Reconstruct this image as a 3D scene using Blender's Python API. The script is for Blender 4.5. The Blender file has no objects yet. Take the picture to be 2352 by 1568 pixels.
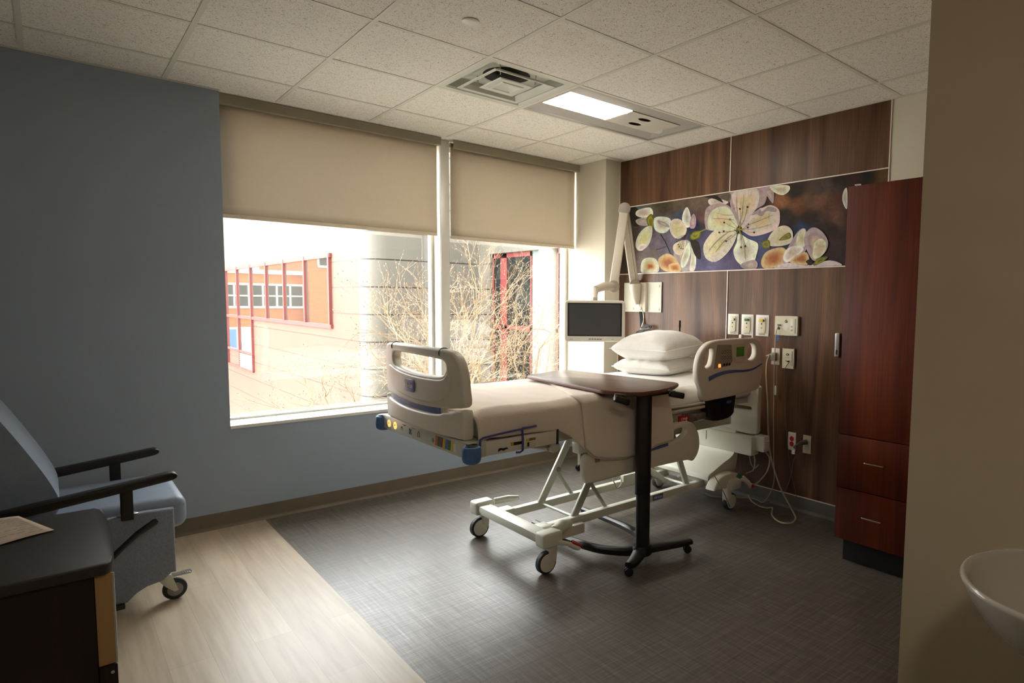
import bpy, bmesh, math, random
from mathutils import Vector, Matrix, noise
PI = math.pi
random.seed(7)
scene = bpy.context.scene
COL = scene.collection

# ------------------------------------------------------------------ camera numbers (measured from the ceiling grid)
FPX, CX, CY, CH = 1423.118, 1385.375, 803.143, 1.47636
YAW, PITCH, ROLL = [math.radians(a) for a in (48.00795, 4.40991, -0.654557)]
F = Vector((math.cos(YAW)*math.cos(PITCH), math.sin(YAW)*math.cos(PITCH), -math.sin(PITCH)))
r0 = Vector((math.sin(YAW), -math.cos(YAW), 0)); d0 = F.cross(r0)
RT = r0*math.cos(ROLL) + d0*math.sin(ROLL); DN = -r0*math.sin(ROLL) + d0*math.cos(ROLL)
CAM = Vector((0, 0, CH))
def at(px, py, **k):
    """where the sight line through a point of the photograph meets a plane x=, y= or z="""
    v = F + (px-CX)/FPX*RT + (py-CY)/FPX*DN
    (a, val), = k.items(); i = 'xyz'.index(a)
    return CAM + v*((val-CAM[i])/v[i])

# ------------------------------------------------------------------ materials
MATS = {}
def lin(c):
    return tuple((x/12.92 if x <= .04045 else ((x+.055)/1.055)**2.4) for x in c)
def mat(name, rgb, rough=.6, metal=0., spec=.5, emit=None, es=0., coat=0., sheen=0., srgb=True):
    if name in MATS: return MATS[name]
    m = bpy.data.materials.new(name); m.use_nodes = True
    b = m.node_tree.nodes['Principled BSDF']
    c = lin(rgb) if srgb else rgb
    b.inputs['Base Color'].default_value = (*c, 1)
    b.inputs['Roughness'].default_value = rough
    b.inputs['Metallic'].default_value = metal
    b.inputs['Specular IOR Level'].default_value = spec
    b.inputs['Coat Weight'].default_value = coat
    b.inputs['Sheen Weight'].default_value = sheen
    if emit:
        b.inputs['Emission Color'].default_value = (*lin(emit), 1); b.inputs['Emission Strength'].default_value = es
    MATS[name] = m
    return m
def N(m, t, **kw):
    n = m.node_tree.nodes.new(t)
    for k, v in kw.items():
        if k in n.inputs: n.inputs[k].default_value = v
        else: setattr(n, k, v)
    return n
def L(m, a, b): m.node_tree.links.new(a, b)
def bsdf(m): return m.node_tree.nodes['Principled BSDF']
def coords(m, scale=(1, 1, 1), loc=(0, 0, 0), rot=(0, 0, 0), kind='Object'):
    t = N(m, 'ShaderNodeTexCoord'); mp = N(m, 'ShaderNodeMapping')
    mp.inputs['Scale'].default_value = scale; mp.inputs['Location'].default_value = loc; mp.inputs['Rotation'].default_value = rot
    L(m, t.outputs[kind], mp.inputs['Vector']); return mp.outputs['Vector']
def ramp(m, fac, stops, interp='LINEAR'):
    r = N(m, 'ShaderNodeValToRGB'); r.color_ramp.interpolation = interp
    e = r.color_ramp.elements
    while len(e) < len(stops): e.new(.5)
    for i, (p, c) in enumerate(stops):
        e[i].position = p; e[i].color = (*lin(c), 1)
    L(m, fac, r.inputs['Fac']); return r.outputs['Color']
def mix(m, fac, a, b, mode='MIX'):
    n = N(m, 'ShaderNodeMix', data_type='RGBA', blend_type=mode)
    for s, v in ((n.inputs[0], fac), (n.inputs[6], a), (n.inputs[7], b)):
        if hasattr(v, 'links'): L(m, v, s)
        elif isinstance(v, (int, float)): s.default_value = v
        else: s.default_value = (*lin(v), 1)
    return n.outputs[2]
def bump(m, h, strength=.2, dist=.002):
    n = N(m, 'ShaderNodeBump'); n.inputs['Strength'].default_value = strength; n.inputs['Distance'].default_value = dist
    L(m, h, n.inputs['Height']); L(m, n.outputs['Normal'], bsdf(m).inputs['Normal'])
def mottled(name, c1, c2, scale=6, rough=.6, bumps=0, bscale=200, bdist=.001, **kw):
    m = mat(name, c1, rough, **kw)
    v = coords(m); n = N(m, 'ShaderNodeTexNoise', Scale=scale, Detail=5.0)
    L(m, v, n.inputs['Vector'])
    L(m, ramp(m, n.outputs['Fac'], [(.35, c1), (.65, c2)]), bsdf(m).inputs['Base Color'])
    if bumps:
        n2 = N(m, 'ShaderNodeTexNoise', Scale=bscale, Detail=3.0); L(m, v, n2.inputs['Vector']); bump(m, n2.outputs['Fac'], bumps, bdist)
    return m

M_blue = mottled('blue_wall_paint', (.62, .672, .735), (.63, .682, .745), 3, .75, .15, 260)
M_cream = mottled('cream_wall_paint', (.86, .83, .75), (.87, .84, .77), 3, .7, .12, 260)
M_beige = mottled('beige_wall_paint', (.72, .655, .54), (.735, .67, .555), 3, .75, .12, 260)
M_white = mat('white_enamel', (.91, .90, .87), .35)
M_trim = mat('white_metal_trim', (.93, .88, .83), .35)
M_tee = mat('ceiling_tee', (.84, .82, .77), .5)
M_shade = mottled('shade_fabric', (.77, .71, .62), (.78, .72, .63), 40, .85, .3, 900, .0005)
def translucent(m, amt):
    nt_ = m.node_tree; b = bsdf(m); out = nt_.nodes['Material Output']; tl = N(m, 'ShaderNodeBsdfTranslucent'); mx = N(m, 'ShaderNodeMixShader')
    tl.inputs['Color'].default_value = (.80, .74, .64, 1); mx.inputs[0].default_value = amt
    L(m, b.outputs[0], mx.inputs[1]); L(m, tl.outputs[0], mx.inputs[2]); L(m, mx.outputs[0], out.inputs[0])
translucent(M_shade, .20)
M_fascia = mat('shade_fascia', (.60, .57, .49), .5)
M_frame = mat('window_frame_aluminium', (.86, .85, .81), .35, .1)
M_base = mottled('rubber_base', (.41, .365, .305), (.43, .38, .32), 8, .45)
M_basegrey = mottled('grey_rubber_base', (.40, .395, .37), (.43, .42, .39), 8, .5)

M_facO = mat('outer_wall_panel', (.55, .52, .47), .6)
# ceiling tile with fissures
M_tile = mat('ceiling_tile', (.94, .92, .88), .9)
v = coords(M_tile, (1, 1, 1))
vo = N(M_tile, 'ShaderNodeTexNoise', Scale=95.0, Detail=4.0, Roughness=.75, Distortion=2.2); L(M_tile, v, vo.inputs['Vector'])
L(M_tile, ramp(M_tile, vo.outputs['Fac'], [(.395, (.50, .44, .36)), (.435, (.94, .92, .88))]), bsdf(M_tile).inputs['Base Color'])
bump(M_tile, vo.outputs['Fac'], .35, .002)

# walnut laminate, vertical grain
def walnut(name, dark, mid, light, sc=1.0, rough=.38, axis='z'):
    m = mat(name, mid, rough, spec=.28)
    s = {'z': (5*sc, 5*sc, .5*sc), 'x': (.5*sc, 5*sc, 5*sc), 'y': (5*sc, .5*sc, 5*sc)}[axis]
    v = coords(m, s); n1 = N(m, 'ShaderNodeTexNoise', Scale=1.3, Detail=6.0, Roughness=.6, Distortion=.6); L(m, v, n1.inputs['Vector'])
    s2 = tuple(a*16 if a > sc else a*2 for a in s)
    v2 = coords(m, s2); n2 = N(m, 'ShaderNodeTexNoise', Scale=1.6, Detail=4.0); L(m, v2, n2.inputs['Vector'])
    c = ramp(m, n1.outputs['Fac'], [(.32, dark), (.5, mid), (.66, light)])
    c2 = ramp(m, n2.outputs['Fac'], [(.3, (.62, .62, .62)), (.7, (1, 1, 1))])
    L(m, mix(m, .55, c, c2, 'MULTIPLY'), bsdf(m).inputs['Base Color'])
    return m
M_walnut = walnut('walnut_laminate', (.29, .19, .135), (.42, .30, .215), (.53, .385, .285))
M_cherry = walnut('cherry_laminate', (.25, .085, .03), (.40, .145, .05), (.49, .20, .07), 1.0, .5)
M_tabletop = walnut('table_laminate', (.28, .17, .125), (.37, .235, .175), (.43, .28, .21), 1.0, .30, 'y')
M_tabledge = mat('table_edge', (.40, .235, .165), .45)

# dark woven vinyl
M_fdark = mat('woven_vinyl', (.4, .37, .34), .36, spec=.5)
def streak(m, sc, detail=3.0):
    v = coords(m, sc); n = N(m, 'ShaderNodeTexNoise', Scale=1.0, Detail=detail, Roughness=.6); L(m, v, n.inputs['Vector']); return n.outputs['Fac']
sx = streak(M_fdark, (6, 190, 1)); sy = streak(M_fdark, (190, 6, 1)); sx2 = streak(M_fdark, (2.5, 80, 1)); sy2 = streak(M_fdark, (80, 2.5, 1))
def addv(m, a, b, op='ADD'):
    n = N(m, 'ShaderNodeMath', operation=op)
    for i, x in enumerate((a, b)):
        if hasattr(x, 'links'): L(m, x, n.inputs[i])
        else: n.inputs[i].default_value = x
    return n.outputs[0]
tot = addv(M_fdark, addv(M_fdark, addv(M_fdark, sx, sy), addv(M_fdark, sx2, sy2)), .25, 'MULTIPLY')
L(M_fdark, ramp(M_fdark, tot, [(.36, (.275, .25, .222)), (.5, (.37, .342, .31)), (.64, (.49, .465, .43))]), bsdf(M_fdark).inputs['Base Color'])
rr = N(M_fdark, 'ShaderNodeMapRange'); L(M_fdark, tot, rr.inputs[0]); rr.inputs[1].default_value = .35; rr.inputs[2].default_value = .65; rr.inputs[3].default_value = .46; rr.inputs[4].default_value = .30
L(M_fdark, rr.outputs[0], bsdf(M_fdark).inputs['Roughness'])
# light oak planks
M_flight = mat('oak_vinyl_planks', (.7, .62, .5), .40)
v = coords(M_flight, (1, 1, 1), rot=(0, 0, PI/2))
br = N(M_flight, 'ShaderNodeTexBrick', Scale=1.0); br.offset = .37
for k, val in (('Mortar Size', .0012), ('Brick Width', 1.22), ('Row Height', .152), ('Mortar Smooth', .1), ('Bias', 0.)): br.inputs[k].default_value = val
br.inputs['Color1'].default_value = (*lin((.78, .715, .62)), 1); br.inputs['Color2'].default_value = (*lin((.725, .66, .57)), 1); br.inputs['Mortar'].default_value = (*lin((.68, .615, .53)), 1)
L(M_flight, v, br.inputs['Vector'])
g = streak(M_flight, (26, 1.6, 1), 6.0)
L(M_flight, mix(M_flight, .6, br.outputs['Color'], ramp(M_flight, g, [(.3, (.80, .77, .73)), (.6, (1, 1, 1))]), 'MULTIPLY'), bsdf(M_flight).inputs['Base Color'])

M_bedplastic = mottled('bed_beige_plastic', (.88, .85, .79), (.89, .86, .80), 30, .42, .08, 700)
M_bedlight = mat('bed_light_plastic', (.87, .86, .80), .4)
M_bedmetal = mat('bed_painted_metal', (.80, .80, .74), .38, .15)
M_steel = mat('brushed_steel', (.68, .68, .66), .3, .9)
M_bluebump = mottled('blue_rubber', (.28, .42, .62), (.30, .45, .66), 40, .6)
M_bluestripe = mat('blue_stripe', (.33, .41, .62), .45)
M_navy = mat('badge_navy', (.36, .40, .62), .4)
M_ink = mat('dark_ink', (.10, .09, .10), .6)
M_blackp = mat('black_plastic', (.06, .055, .055), .45)
M_blackm = mottled('black_powder_coat', (.085, .075, .07), (.10, .09, .08), 60, .42)
M_tyre = mat('grey_tyre', (.20, .21, .21), .6)
M_cotton = mottled('white_cotton', (.93, .92, .90), (.95, .94, .92), 20, .85, .25, 320, .0008, sheen=.2)
M_blanket = mat('thermal_blanket', (.90, .845, .78), .9, sheen=.3)
v = coords(M_blanket, (1, 1, 1)); wv = N(M_blanket, 'ShaderNodeTexVoronoi', Scale=170.0); L(M_blanket, v, wv.inputs['Vector']); bump(M_blanket, wv.outputs['Distance'], .5, .0015)
M_red = mat('red_plastic', (.70, .11, .09), .5)
M_green = mat('green_plastic', (.08, .42, .22), .5)
M_yellow = mat('yellow_label', (.85, .72, .12), .5)
M_orange = mat('orange_label', (.88, .42, .16), .5)
M_teal = mat('teal_label', (.10, .42, .38), .5)
M_maroon = mat('maroon_label', (.50, .14, .16), .5)
M_bluelab = mat('blue_label', (.18, .35, .60), .5)
M_amber = mat('amber_lamp', (.95, .80, .50), .4, emit=(1, .78, .42), es=.55)
M_lcd = mat('lcd_green', (.16, .26, .10), .25, emit=(.2, .34, .08), es=.12)
M_led = mat('orange_led', (.95, .45, .25), .4, emit=(1, .42, .2), es=1.6)
M_panelgrey = mat('keypad_grey', (.64, .60, .54), .45)
M_screen = mat('dark_screen', (.30, .30, .305), .25, spec=.6)
M_monitor = mat('monitor_plastic', (.88, .86, .80), .38)
M_arm = mat('arm_plastic', (.80, .755, .68), .45)
M_armgrey = mat('arm_cap_grey', (.62, .58, .52), .5)
M_outlet = mat('outlet_ivory', (.88, .86, .79), .4)
M_station = mat('station_ivory', (.84, .81, .70), .42)
M_cord = mat('ivory_cord', (.76, .71, .60), .5)
M_cordgrey = mat('grey_cord', (.42, .39, .35), .5)
M_vinyl = mottled('slate_vinyl', (.52, .57, .64), (.54, .59, .66), 50, .48, .2, 500)
M_fabric = mottled('slate_fabric', (.56, .59, .65), (.48, .51, .57), 260, .85, .4, 900)
M_darkwood = walnut('espresso_laminate', (.085, .06, .05), (.12, .085, .07), (.15, .11, .09), 1.0, .4)
M_credtop = mottled('espresso_top', (.15, .13, .115), (.17, .15, .13), 14, .5, spec=.35)
M_tan = mat('tan_wood', (.62, .47, .29), .5)
M_edge = mat('metal_edge', (.75, .75, .70), .35, .6)
M_paper = mottled('printed_paper', (.78, .70, .62), (.83, .76, .68), 18, .8)
M_ceramic = mat('white_ceramic', (.70, .665, .615), .08, coat=.4)
M_black = mat('toe_kick_black', (.05, .05, .05), .7)
M_duct = mat('duct_black', (.03, .025, .02), .8)
M_handle = mat('satin_nickel', (.82, .78, .72), .25, 1.0)
M_lens = mat('lit_lens', (1, .97, .9), .5, emit=(1, .97, .92), es=14.0)
M_grey = mat('mid_grey_plastic', (.55, .54, .52), .4)
M_lamppl = mat('troffer_plate', (.80, .775, .73), .5)
M_hole = mat('rust_hole', (.35, .16, .07), .6)

# ------------------------------------------------------------------ mesh helpers
def link(name, me, m=None, parent=None, smooth=False):
    if m:
        for x in (m if isinstance(m, (list, tuple)) else [m]): me.materials.append(x)
    if smooth:
        for p in me.polygons: p.use_smooth = True
    o = bpy.data.objects.new(name, me); COL.objects.link(o)
    if parent: o.parent = parent
    return o
def tag(o, label=None, cat=None, group=None, kind=None):
    if label: o['label'] = label
    if cat: o['category'] = cat
    if group: o['group'] = group
    if kind: o['kind'] = kind
    return o
def thing(name, label, cat, loc=(0, 0, 0), rz=0, group=None):
    o = bpy.data.objects.new(name, None); COL.objects.link(o); o.location = loc; o.rotation_euler = (0, 0, rz)
    o.empty_display_size = .1
    return tag(o, label, cat, group)
class MB:
    """collects shapes of ONE object"""
    def __init__(s): s.bm = bmesh.new(); s.mi = 0
    def _t(s, faces):
        for f in faces: f.material_index = s.mi
    def box(s, x0, x1, y0, y1, z0, z1, bev=0, seg=2, M=None):
        r = bmesh.ops.create_cube(s.bm, size=1.0)
        vs = r['verts']
        for v in vs: v.co = Vector(((x0+x1)/2 + v.co.x*(x1-x0), (y0+y1)/2 + v.co.y*(y1-y0), (z0+z1)/2 + v.co.z*(z1-z0)))
        fs = set(f for v in vs for f in v.link_faces); s._t(fs)
        if bev:
            es = list(set(e for v in vs for e in v.link_edges))
            rb = bmesh.ops.bevel(s.bm, geom=es, offset=bev, segments=seg, profile=.5, affect='EDGES')
            s._t(rb['faces']); vs = list(set(v for f in rb['faces'] for v in f.verts) | set(v for v in vs if v.is_valid))
        if M is not None:
            bmesh.ops.transform(s.bm, matrix=M, verts=vs)
        return s
    def prism(s, pts, d, bev=0, seg=2):
        """closed outline of 3-D points, pushed along vector d"""
        d = Vector(d); a = [s.bm.verts.new(p) for p in pts]; b = [s.bm.verts.new(Vector(p)+d) for p in pts]
        fs = [s.bm.faces.new(a), s.bm.faces.new(b[::-1])]
        n = len(pts)
        for i in range(n): fs.append(s.bm.faces.new((a[(i+1) % n], a[i], b[i], b[(i+1) % n])))
        s._t(fs)
        if bev:
            es = [e for e in fs[0].edges] + [e for e in fs[1].edges]
            rb = bmesh.ops.bevel(s.bm, geom=es, offset=bev, segments=seg, profile=.5, affect='EDGES'); s._t(rb['faces'])
        return s
    def tube(s, pts, r, seg=10, cap=True, closed=False):
        pts = [Vector(p) for p in pts]; n = len(pts); rs = r if isinstance(r, (list, tuple)) else [r]*n
        rings = []; up = None
        for i, p in enumerate(pts):
            t = (pts[min(i+1, n-1)] - pts[max(i-1, 0)])
            if t.length < 1e-9: t = Vector((0, 0, 1))
            t.normalize()
            if up is None: up = Vector((0, 0, 1)) if abs(t.z) < .9 else Vector((1, 0, 0))
            a = t.cross(up).normalized(); up = a.cross(t).normalized(); b = up
            rings.append([s.bm.verts.new(p + rs[i]*(math.cos(2*PI*k/seg)*a + math.sin(2*PI*k/seg)*b)) for k in range(seg)])
        fs = []
        for i in range(n-1):
            for k in range(seg): fs.append(s.bm.faces.new((rings[i][k], rings[i][(k+1) % seg], rings[i+1][(k+1) % seg], rings[i+1][k])))
        if cap: fs += [s.bm.faces.new(rings[0][::-1]), s.bm.faces.new(rings[-1])]
        s._t(fs); return s
    def cyl(s, p0, p1, r, seg=24, r1=None, bev=0):
        r1 = r if r1 is None else r1
        if bev:
            p0 = Vector(p0); p1 = Vector(p1); t = (p1-p0).normalized()
            return s.tube([p0, p0+t*bev*.3, p0+t*bev, p1-t*bev, p1-t*bev*.3, p1], [r-bev, r-bev*.3, r, r1, r1-bev*.3, r1-bev], seg)
        return s.tube([p0, p1], [r, r1], seg)
    def lathe(s, prof, c=(0, 0, 0), seg=32, axis='z', M=None, sx=1, sy=1):
        rings = []
        for (r, h) in prof:
            ring = []
            for k in range(seg):
                a = 2*PI*k/seg; x, y, z = r*math.cos(a)*sx, r*math.sin(a)*sy, h
                if axis == 'x': x, y, z = z, x, y
                elif axis == 'y': x, y, z = x, z, y
                p = Vector((x, y, z)); 
                if M is not None: p = M @ p
                ring.append(s.bm.verts.new(p+Vector(c)))
            rings.append(ring)
        fs = []
        for i in range(len(rings)-1):
            for k in range(seg): fs.append(s.bm.faces.new((rings[i][k], rings[i][(k+1) % seg], rings[i+1][(k+1) % seg], rings[i+1][k])))
        if prof[0][0] > 1e-6: fs.append(s.bm.faces.new(rings[0][::-1]))
        if prof[-1][0] > 1e-6: fs.append(s.bm.faces.new(rings[-1]))
        s._t(fs); return s
    def quad(s, *p): f = s.bm.faces.new([s.bm.verts.new(Vector(q)) for q in p]); f.material_index = s.mi; return s
    def grid(s, fn, nu, nv):
        vs = [[s.bm.verts.new(Vector(fn(i/nu, j/nv))) for j in range(nv+1)] for i in range(nu+1)]
        for i in range(nu):
            for j in range(nv):
                f = s.bm.faces.new((vs[i][j], vs[i+1][j], vs[i+1][j+1], vs[i][j+1])); f.material_index = s.mi
        return s
    def build(s, name, m, parent=None, smooth=None, angle=40):
        bmesh.ops.recalc_face_normals(s.bm, faces=s.bm.faces)
        me = bpy.data.meshes.new(name); s.bm.to_mesh(me); s.bm.free()
        o = link(name, me, m, parent)
        if smooth is not False:
            for p in me.polygons: p.use_smooth = True
            try: me.set_sharp_from_angle(angle=math.radians(angle))
            except Exception: pass
        return o
def smoothloop(pts, n=6, closed=True):
    """Catmull-Rom through 2-D or 3-D points"""
    P = [Vector(p) for p in pts]; m = len(P); out = []
    rng = range(m) if closed else range(m-1)
    for i in rng:
        a, b, c, d = (P[(i-1) % m], P[i], P[(i+1) % m], P[(i+2) % m]) if closed else (P[max(i-1, 0)], P[i], P[i+1], P[min(i+2, m-1)])
        for k in range(n):
            t = k/n
            out.append(.5*((2*b) + (c-a)*t + (2*a-5*b+4*c-d)*t*t + (3*b-a-3*c+d)*t**3))
    if not closed: out.append(P[-1])
    return out
def roundrect(w, h, r, n=5, cx=0, cy=0):
    o = []
    for (sx, sy, a0) in ((1, 1, 0), (-1, 1, PI/2), (-1, -1, PI), (1, -1, 3*PI/2)):
        for k in range(n+1):
            a = a0 + k/n*PI/2; o.append((cx+sx*(w/2-r)+r*math.cos(a), cy+sy*(h/2-r)+r*math.sin(a)))
    return o
def sheet(outer, holes, thick, bev, M):
    """filled 2-D outline with holes, rounded edges, placed by matrix M: returns a mesh"""
    cu = bpy.data.curves.new('c', 'CURVE'); cu.dimensions = '2D'; cu.fill_mode = 'BOTH'
    for lp in [outer]+list(holes):
        sp = cu.splines.new('POLY'); sp.points.add(len(lp)-1); sp.use_cyclic_u = True
        for i, p in enumerate(lp): sp.points[i].co = (p[0], p[1], 0, 1)
    cu.extrude = max(thick/2-bev, .0001); cu.bevel_depth = bev; cu.bevel_resolution = 3; cu.offset = -bev
    o = bpy.data.objects.new('c', cu); COL.objects.link(o); bpy.context.view_layer.update()
    dg = bpy.context.evaluated_depsgraph_get()
    me = bpy.data.meshes.new_from_object(o.evaluated_get(dg)); bpy.data.objects.remove(o); bpy.data.curves.remove(cu)
    me.transform(M); me.materials.clear(); return me
def shmesh(name, me, m, parent=None, cuts=None, deform=None, angle=40):
    bm = bmesh.new(); bm.from_mesh(me)
    bmesh.ops.remove_doubles(bm, verts=bm.verts, dist=1e-5)
    if cuts:
        (ax, a, b, n) = cuts; no = Vector([1 if 'xyz'[i] == ax else 0 for i in range(3)])
        for k in range(1, n):
            bmesh.ops.bisect_plane(bm, geom=bm.verts[:]+bm.edges[:]+bm.faces[:], plane_co=no*(a+(b-a)*k/n), plane_no=no)
    if deform:
        for v in bm.verts: v.co = deform(v.co)
    bmesh.ops.recalc_face_normals(bm, faces=bm.faces)
    bm.to_mesh(me); bm.free(); me.name = name
    for p in me.polygons: p.use_smooth = True
    me.set_sharp_from_angle(angle=math.radians(angle))
    return link(name, me, m, parent)
# matrices placing a 2-D outline: local x,y -> world axes
def basis(ox, ax, ay):
    ax = Vector(ax).normalized(); ay = Vector(ay).normalized(); az = ax.cross(ay)
    m = Matrix((ax, ay, az)).transposed().to_4x4(); m.translation = Vector(ox); return m
YZ = lambda x: basis((x, 0, 0), (0, 1, 0), (0, 0, 1))        # outline (y, z) in plane x
XZ = lambda y: basis((0, y, 0), (1, 0, 0), (0, 0, 1))        # outline (x, z) in plane y
XY = lambda z: basis((0, 0, z), (1, 0, 0), (0, 1, 0))
def text(name, body, size, M, m, parent, thick=.0004, sx=1.0):
    cu = bpy.data.curves.new('t', 'FONT'); cu.body = body; cu.size = size; cu.extrude = thick; cu.align_x = 'CENTER'; cu.align_y = 'CENTER'; cu.resolution_u = 2; cu.offset = size*.015
    o = bpy.data.objects.new('t', cu); COL.objects.link(o); bpy.context.view_layer.update()
    me = bpy.data.meshes.new_from_object(o.evaluated_get(bpy.context.evaluated_depsgraph_get())); bpy.data.objects.remove(o); bpy.data.curves.remove(cu)
    me.transform(Matrix.Diagonal((sx, 1, 1, 1))); me.transform(M); me.materials.clear(); me.name = name
    return link(name, me, m, parent)

# ================================================================== THE ROOM
YW, XH, ZC = 4.524, 3.9615, 2.749
XL, YF = -1.7, -1.9
WX0, SILL, COLX, COLY = .854, .654, 3.785, 4.195
# floor
mb = MB()
mb.mi = 1; mb.box(XL-.2, 1.034, YF-.2, YW+.3, -.12, 0)
mb.mi = 0; mb.box(1.034, XH+.3, YF-.2, YW+.3, -.12, 0)
tag(mb.build('floor', [M_fdark, M_flight], smooth=False), kind='structure')
# walls
def wall(name, m, *boxes):
    mb = MB()
    for b in boxes: mb.box(*b)
    return tag(mb.build(name, m, smooth=False), kind='structure')
wall('wall_back', M_blue, (XL-.2, WX0, YW, YW+.32, -.1, ZC+.25), (WX0, XH+.3, YW, YW+.32, -.1, SILL-.02))
wall('wall_column', M_cream, (COLX, XH+.3, COLY, YW+.33, SILL-.02, ZC+.25), (COLX, XH+.3, COLY, YW, 0, SILL-.02))
wall('wall_headboard', M_walnut, (XH, XH+.3, 1.747, COLY, 0, ZC+.25))
wall('wall_right', M_cream, (XH, XH+.3, .826, 1.747, 0, ZC+.25))
wall('wall_entry', M_beige, (2.12, XH+.3, YF, .826, 0, ZC+.25))
wall('wall_left', M_blue, (XL-.2, XL, YF-.2, YW, 0, ZC+.25))
wall('wall_front', M_beige, (XL, 2.12, YF-.2, YF, 0, ZC+.25))
wall('window_sill', M_white, (WX0, COLX, YW-.004, YW+.30, SILL-.02, SILL))
wall('wall_outer_sky_block', M_facO, (-24, XL-.2, YW, YW+.32, -4.6, 9), (XL-.2, 13, YW, YW+.32, ZC+.30, 9), (XL-.2, 13, YW, YW+.32, -4.6, -.12), (XH+.3, 13, YW, YW+.32, -.12, ZC+.30))  # unseen outer wall and upper storeys, added to block sky light on facades opposite
# soffit over the window opening keeps the sky out above the ceiling
wall('wall_lintel', M_cream, (WX0-.02, COLX, YW+.22, YW+.32, ZC-.02, ZC+.25))
# baseboards
def base(name, m, p0, p1, d, toe=True):
    """cove base along a wall from p0 to p1, thickness vector d (into the room)"""
    p0, p1, d = Vector((*p0, 0)), Vector((*p1, 0)), Vector((*d, 0))
    prof = [(0, 0), (.016, 0), (.013, .006), (.006, .014), (.004, .022), (.0035, .096), (.002, .102), (0, .102)]
    mb = MB(); mb.prism([p0 + d*a + Vector((0, 0, b)) for a, b in prof], p1-p0); return tag(mb.build(name, m), kind='structure')
base('baseboard_back', M_base, (XL, YW), (COLX, YW), (0, -1))
base('baseboard_column', M_base, (COLX, YW), (COLX, COLY), (-1, 0))
base('baseboard_headboard', M_basegrey, (XH, 1.747), (XH, COLY), (-1, 0))
base('baseboard_left', M_base, (XL, YF), (XL, YW), (1, 0))
# strips of the headwall
def strip(n, y0, y1, z0, z1, d=.006):
    mb = MB(); mb.box(XH-d, XH+.001, y0, y1, z0, z1); tag(mb.build('trim_%d' % n, M_trim, smooth=False), kind='structure')
strip(2, 2.957, 2.964, 2.336, ZC); strip(3, 2.957, 2.964, .109, 1.728)
strip(4, 1.747, COLY, 2.329, 2.336); strip(5, 1.747, COLY, 1.728, 1.735)
strip(6, 1.744, 1.751, .102, ZC); strip(7, 1.747, COLY, .102, .108); strip(8, COLY-.006, COLY+.001, .1, ZC)

# ceiling: tiles and tees
T, X0, Y0 = .6096, 2.40256, 2.30050
skip = {(-1, 1), (0, 1), (1, 1), (-4, -5), (-3, -5)}
mb = MB()
i0, i1 = int(math.floor((XL-X0)/T)), int(math.ceil((XH-X0)/T)); j0, j1 = int(math.floor((YF-Y0)/T)), 4
for i in range(i0, i1):
    for j in range(j0, j1):
        if (i, j) in skip: continue
        xa, xb = max(X0+i*T, XL), min(X0+(i+1)*T, XH+.02); ya, yb = max(Y0+j*T, YF), min(Y0+(j+1)*T, YW+.24)
        if xb <= xa or yb <= ya: continue
        mb.box(xa, xb, ya, yb, ZC+.0028, ZC+.02)
tag(mb.build('ceiling', M_tile, smooth=False), kind='structure')
mb = MB()
w = .012
xs = [X0+i*T for i in range(i0+1, i1) if XL < X0+i*T < XH]; ys = [Y0+j*T for j in range(j0+1, j1) if YF < Y0+j*T < YW-.02]
for x in xs:
    if abs(x-(X0+T)) < 1e-6: mb.box(x-w, x+w, YF, Y0+T, ZC, ZC+.0035); mb.box(x-w, x+w, Y0+2*T, YW+.0, ZC, ZC+.0035)
    else: mb.box(x-w, x+w, YF, YW, ZC, ZC+.0035)
for y in ys: mb.box(XL, XH, y-w, y+w, ZC+.0004, ZC+.0035)
mb.box(XL, WX0, YW-.022, YW, ZC-.001, ZC+.006); mb.box(XH-.02, XH, .83, COLY, ZC-.001, ZC+.006)
tag(mb.build('trim_1', M_tee, smooth=False), kind='structure')
wall('ceiling_plenum', M_black, (XL-.2, XH+.3, YF-.2, YW+.32, ZC+.25, ZC+.30))

# ------------------------------------------------------------------ windows
GY = 4.765
def glass_mat():
    m = bpy.data.materials.new('window_glass'); m.use_nodes = True; nt = m.node_tree; nt.nodes.clear()
    out = nt.nodes.new('ShaderNodeOutputMaterial'); mx = nt.nodes.new('ShaderNodeMixShader'); tr = nt.nodes.new('ShaderNodeBsdfTransparent'); gl = nt.nodes.new('ShaderNodeBsdfGlossy')
    fr = nt.nodes.new('ShaderNodeFresnel'); fr.inputs['IOR'].default_value = 1.55; gl.inputs['Roughness'].default_value = .0; tr.inputs['Color'].default_value = (.97, .98, .97, 1)
    ml = nt.nodes.new('ShaderNodeMath'); ml.operation = 'MULTIPLY'; ml.use_clamp = True; ml.inputs[1].default_value = 3.0   # four glass faces of a double pane
    nt.links.new(fr.outputs[0], ml.inputs[0]); nt.links.new(ml.outputs[0], mx.inputs[0]); nt.links.new(tr.outputs[0], mx.inputs[1]); nt.links.new(gl.outputs[0], mx.inputs[2]); nt.links.new(mx.outputs[0], out.inputs[0]); return m
M_glass = glass_mat()
MX0, MX1 = 2.385, 2.468
def window(n, x0, x1, label=None):
    root = MB()
    f = .028
    root.box(x0, x1, GY-.02, GY+.03, SILL, SILL+.014, .002); root.box(x0, x1, GY-.03, GY+.03, ZC-.06, ZC, .002)
    root.box(x0, x0+f, GY-.03, GY+.03, SILL+.014, ZC-.06, .002); root.box(x1-f, x1, GY-.03, GY+.03, SILL+.014, ZC-.06, .002)
    w = tag(root.build('window_%d' % n, M_frame), kind='structure')
    mb = MB(); mb.quad((x0+f, GY, SILL+.014), (x1-f, GY, SILL+.014), (x1-f, GY, ZC-.06), (x0+f, GY, ZC-.06))
    mb.build('pane', M_glass, w, smooth=False)
    return w
window(1, WX0, MX0+.005); window(2, MX1-.005, COLX)
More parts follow.
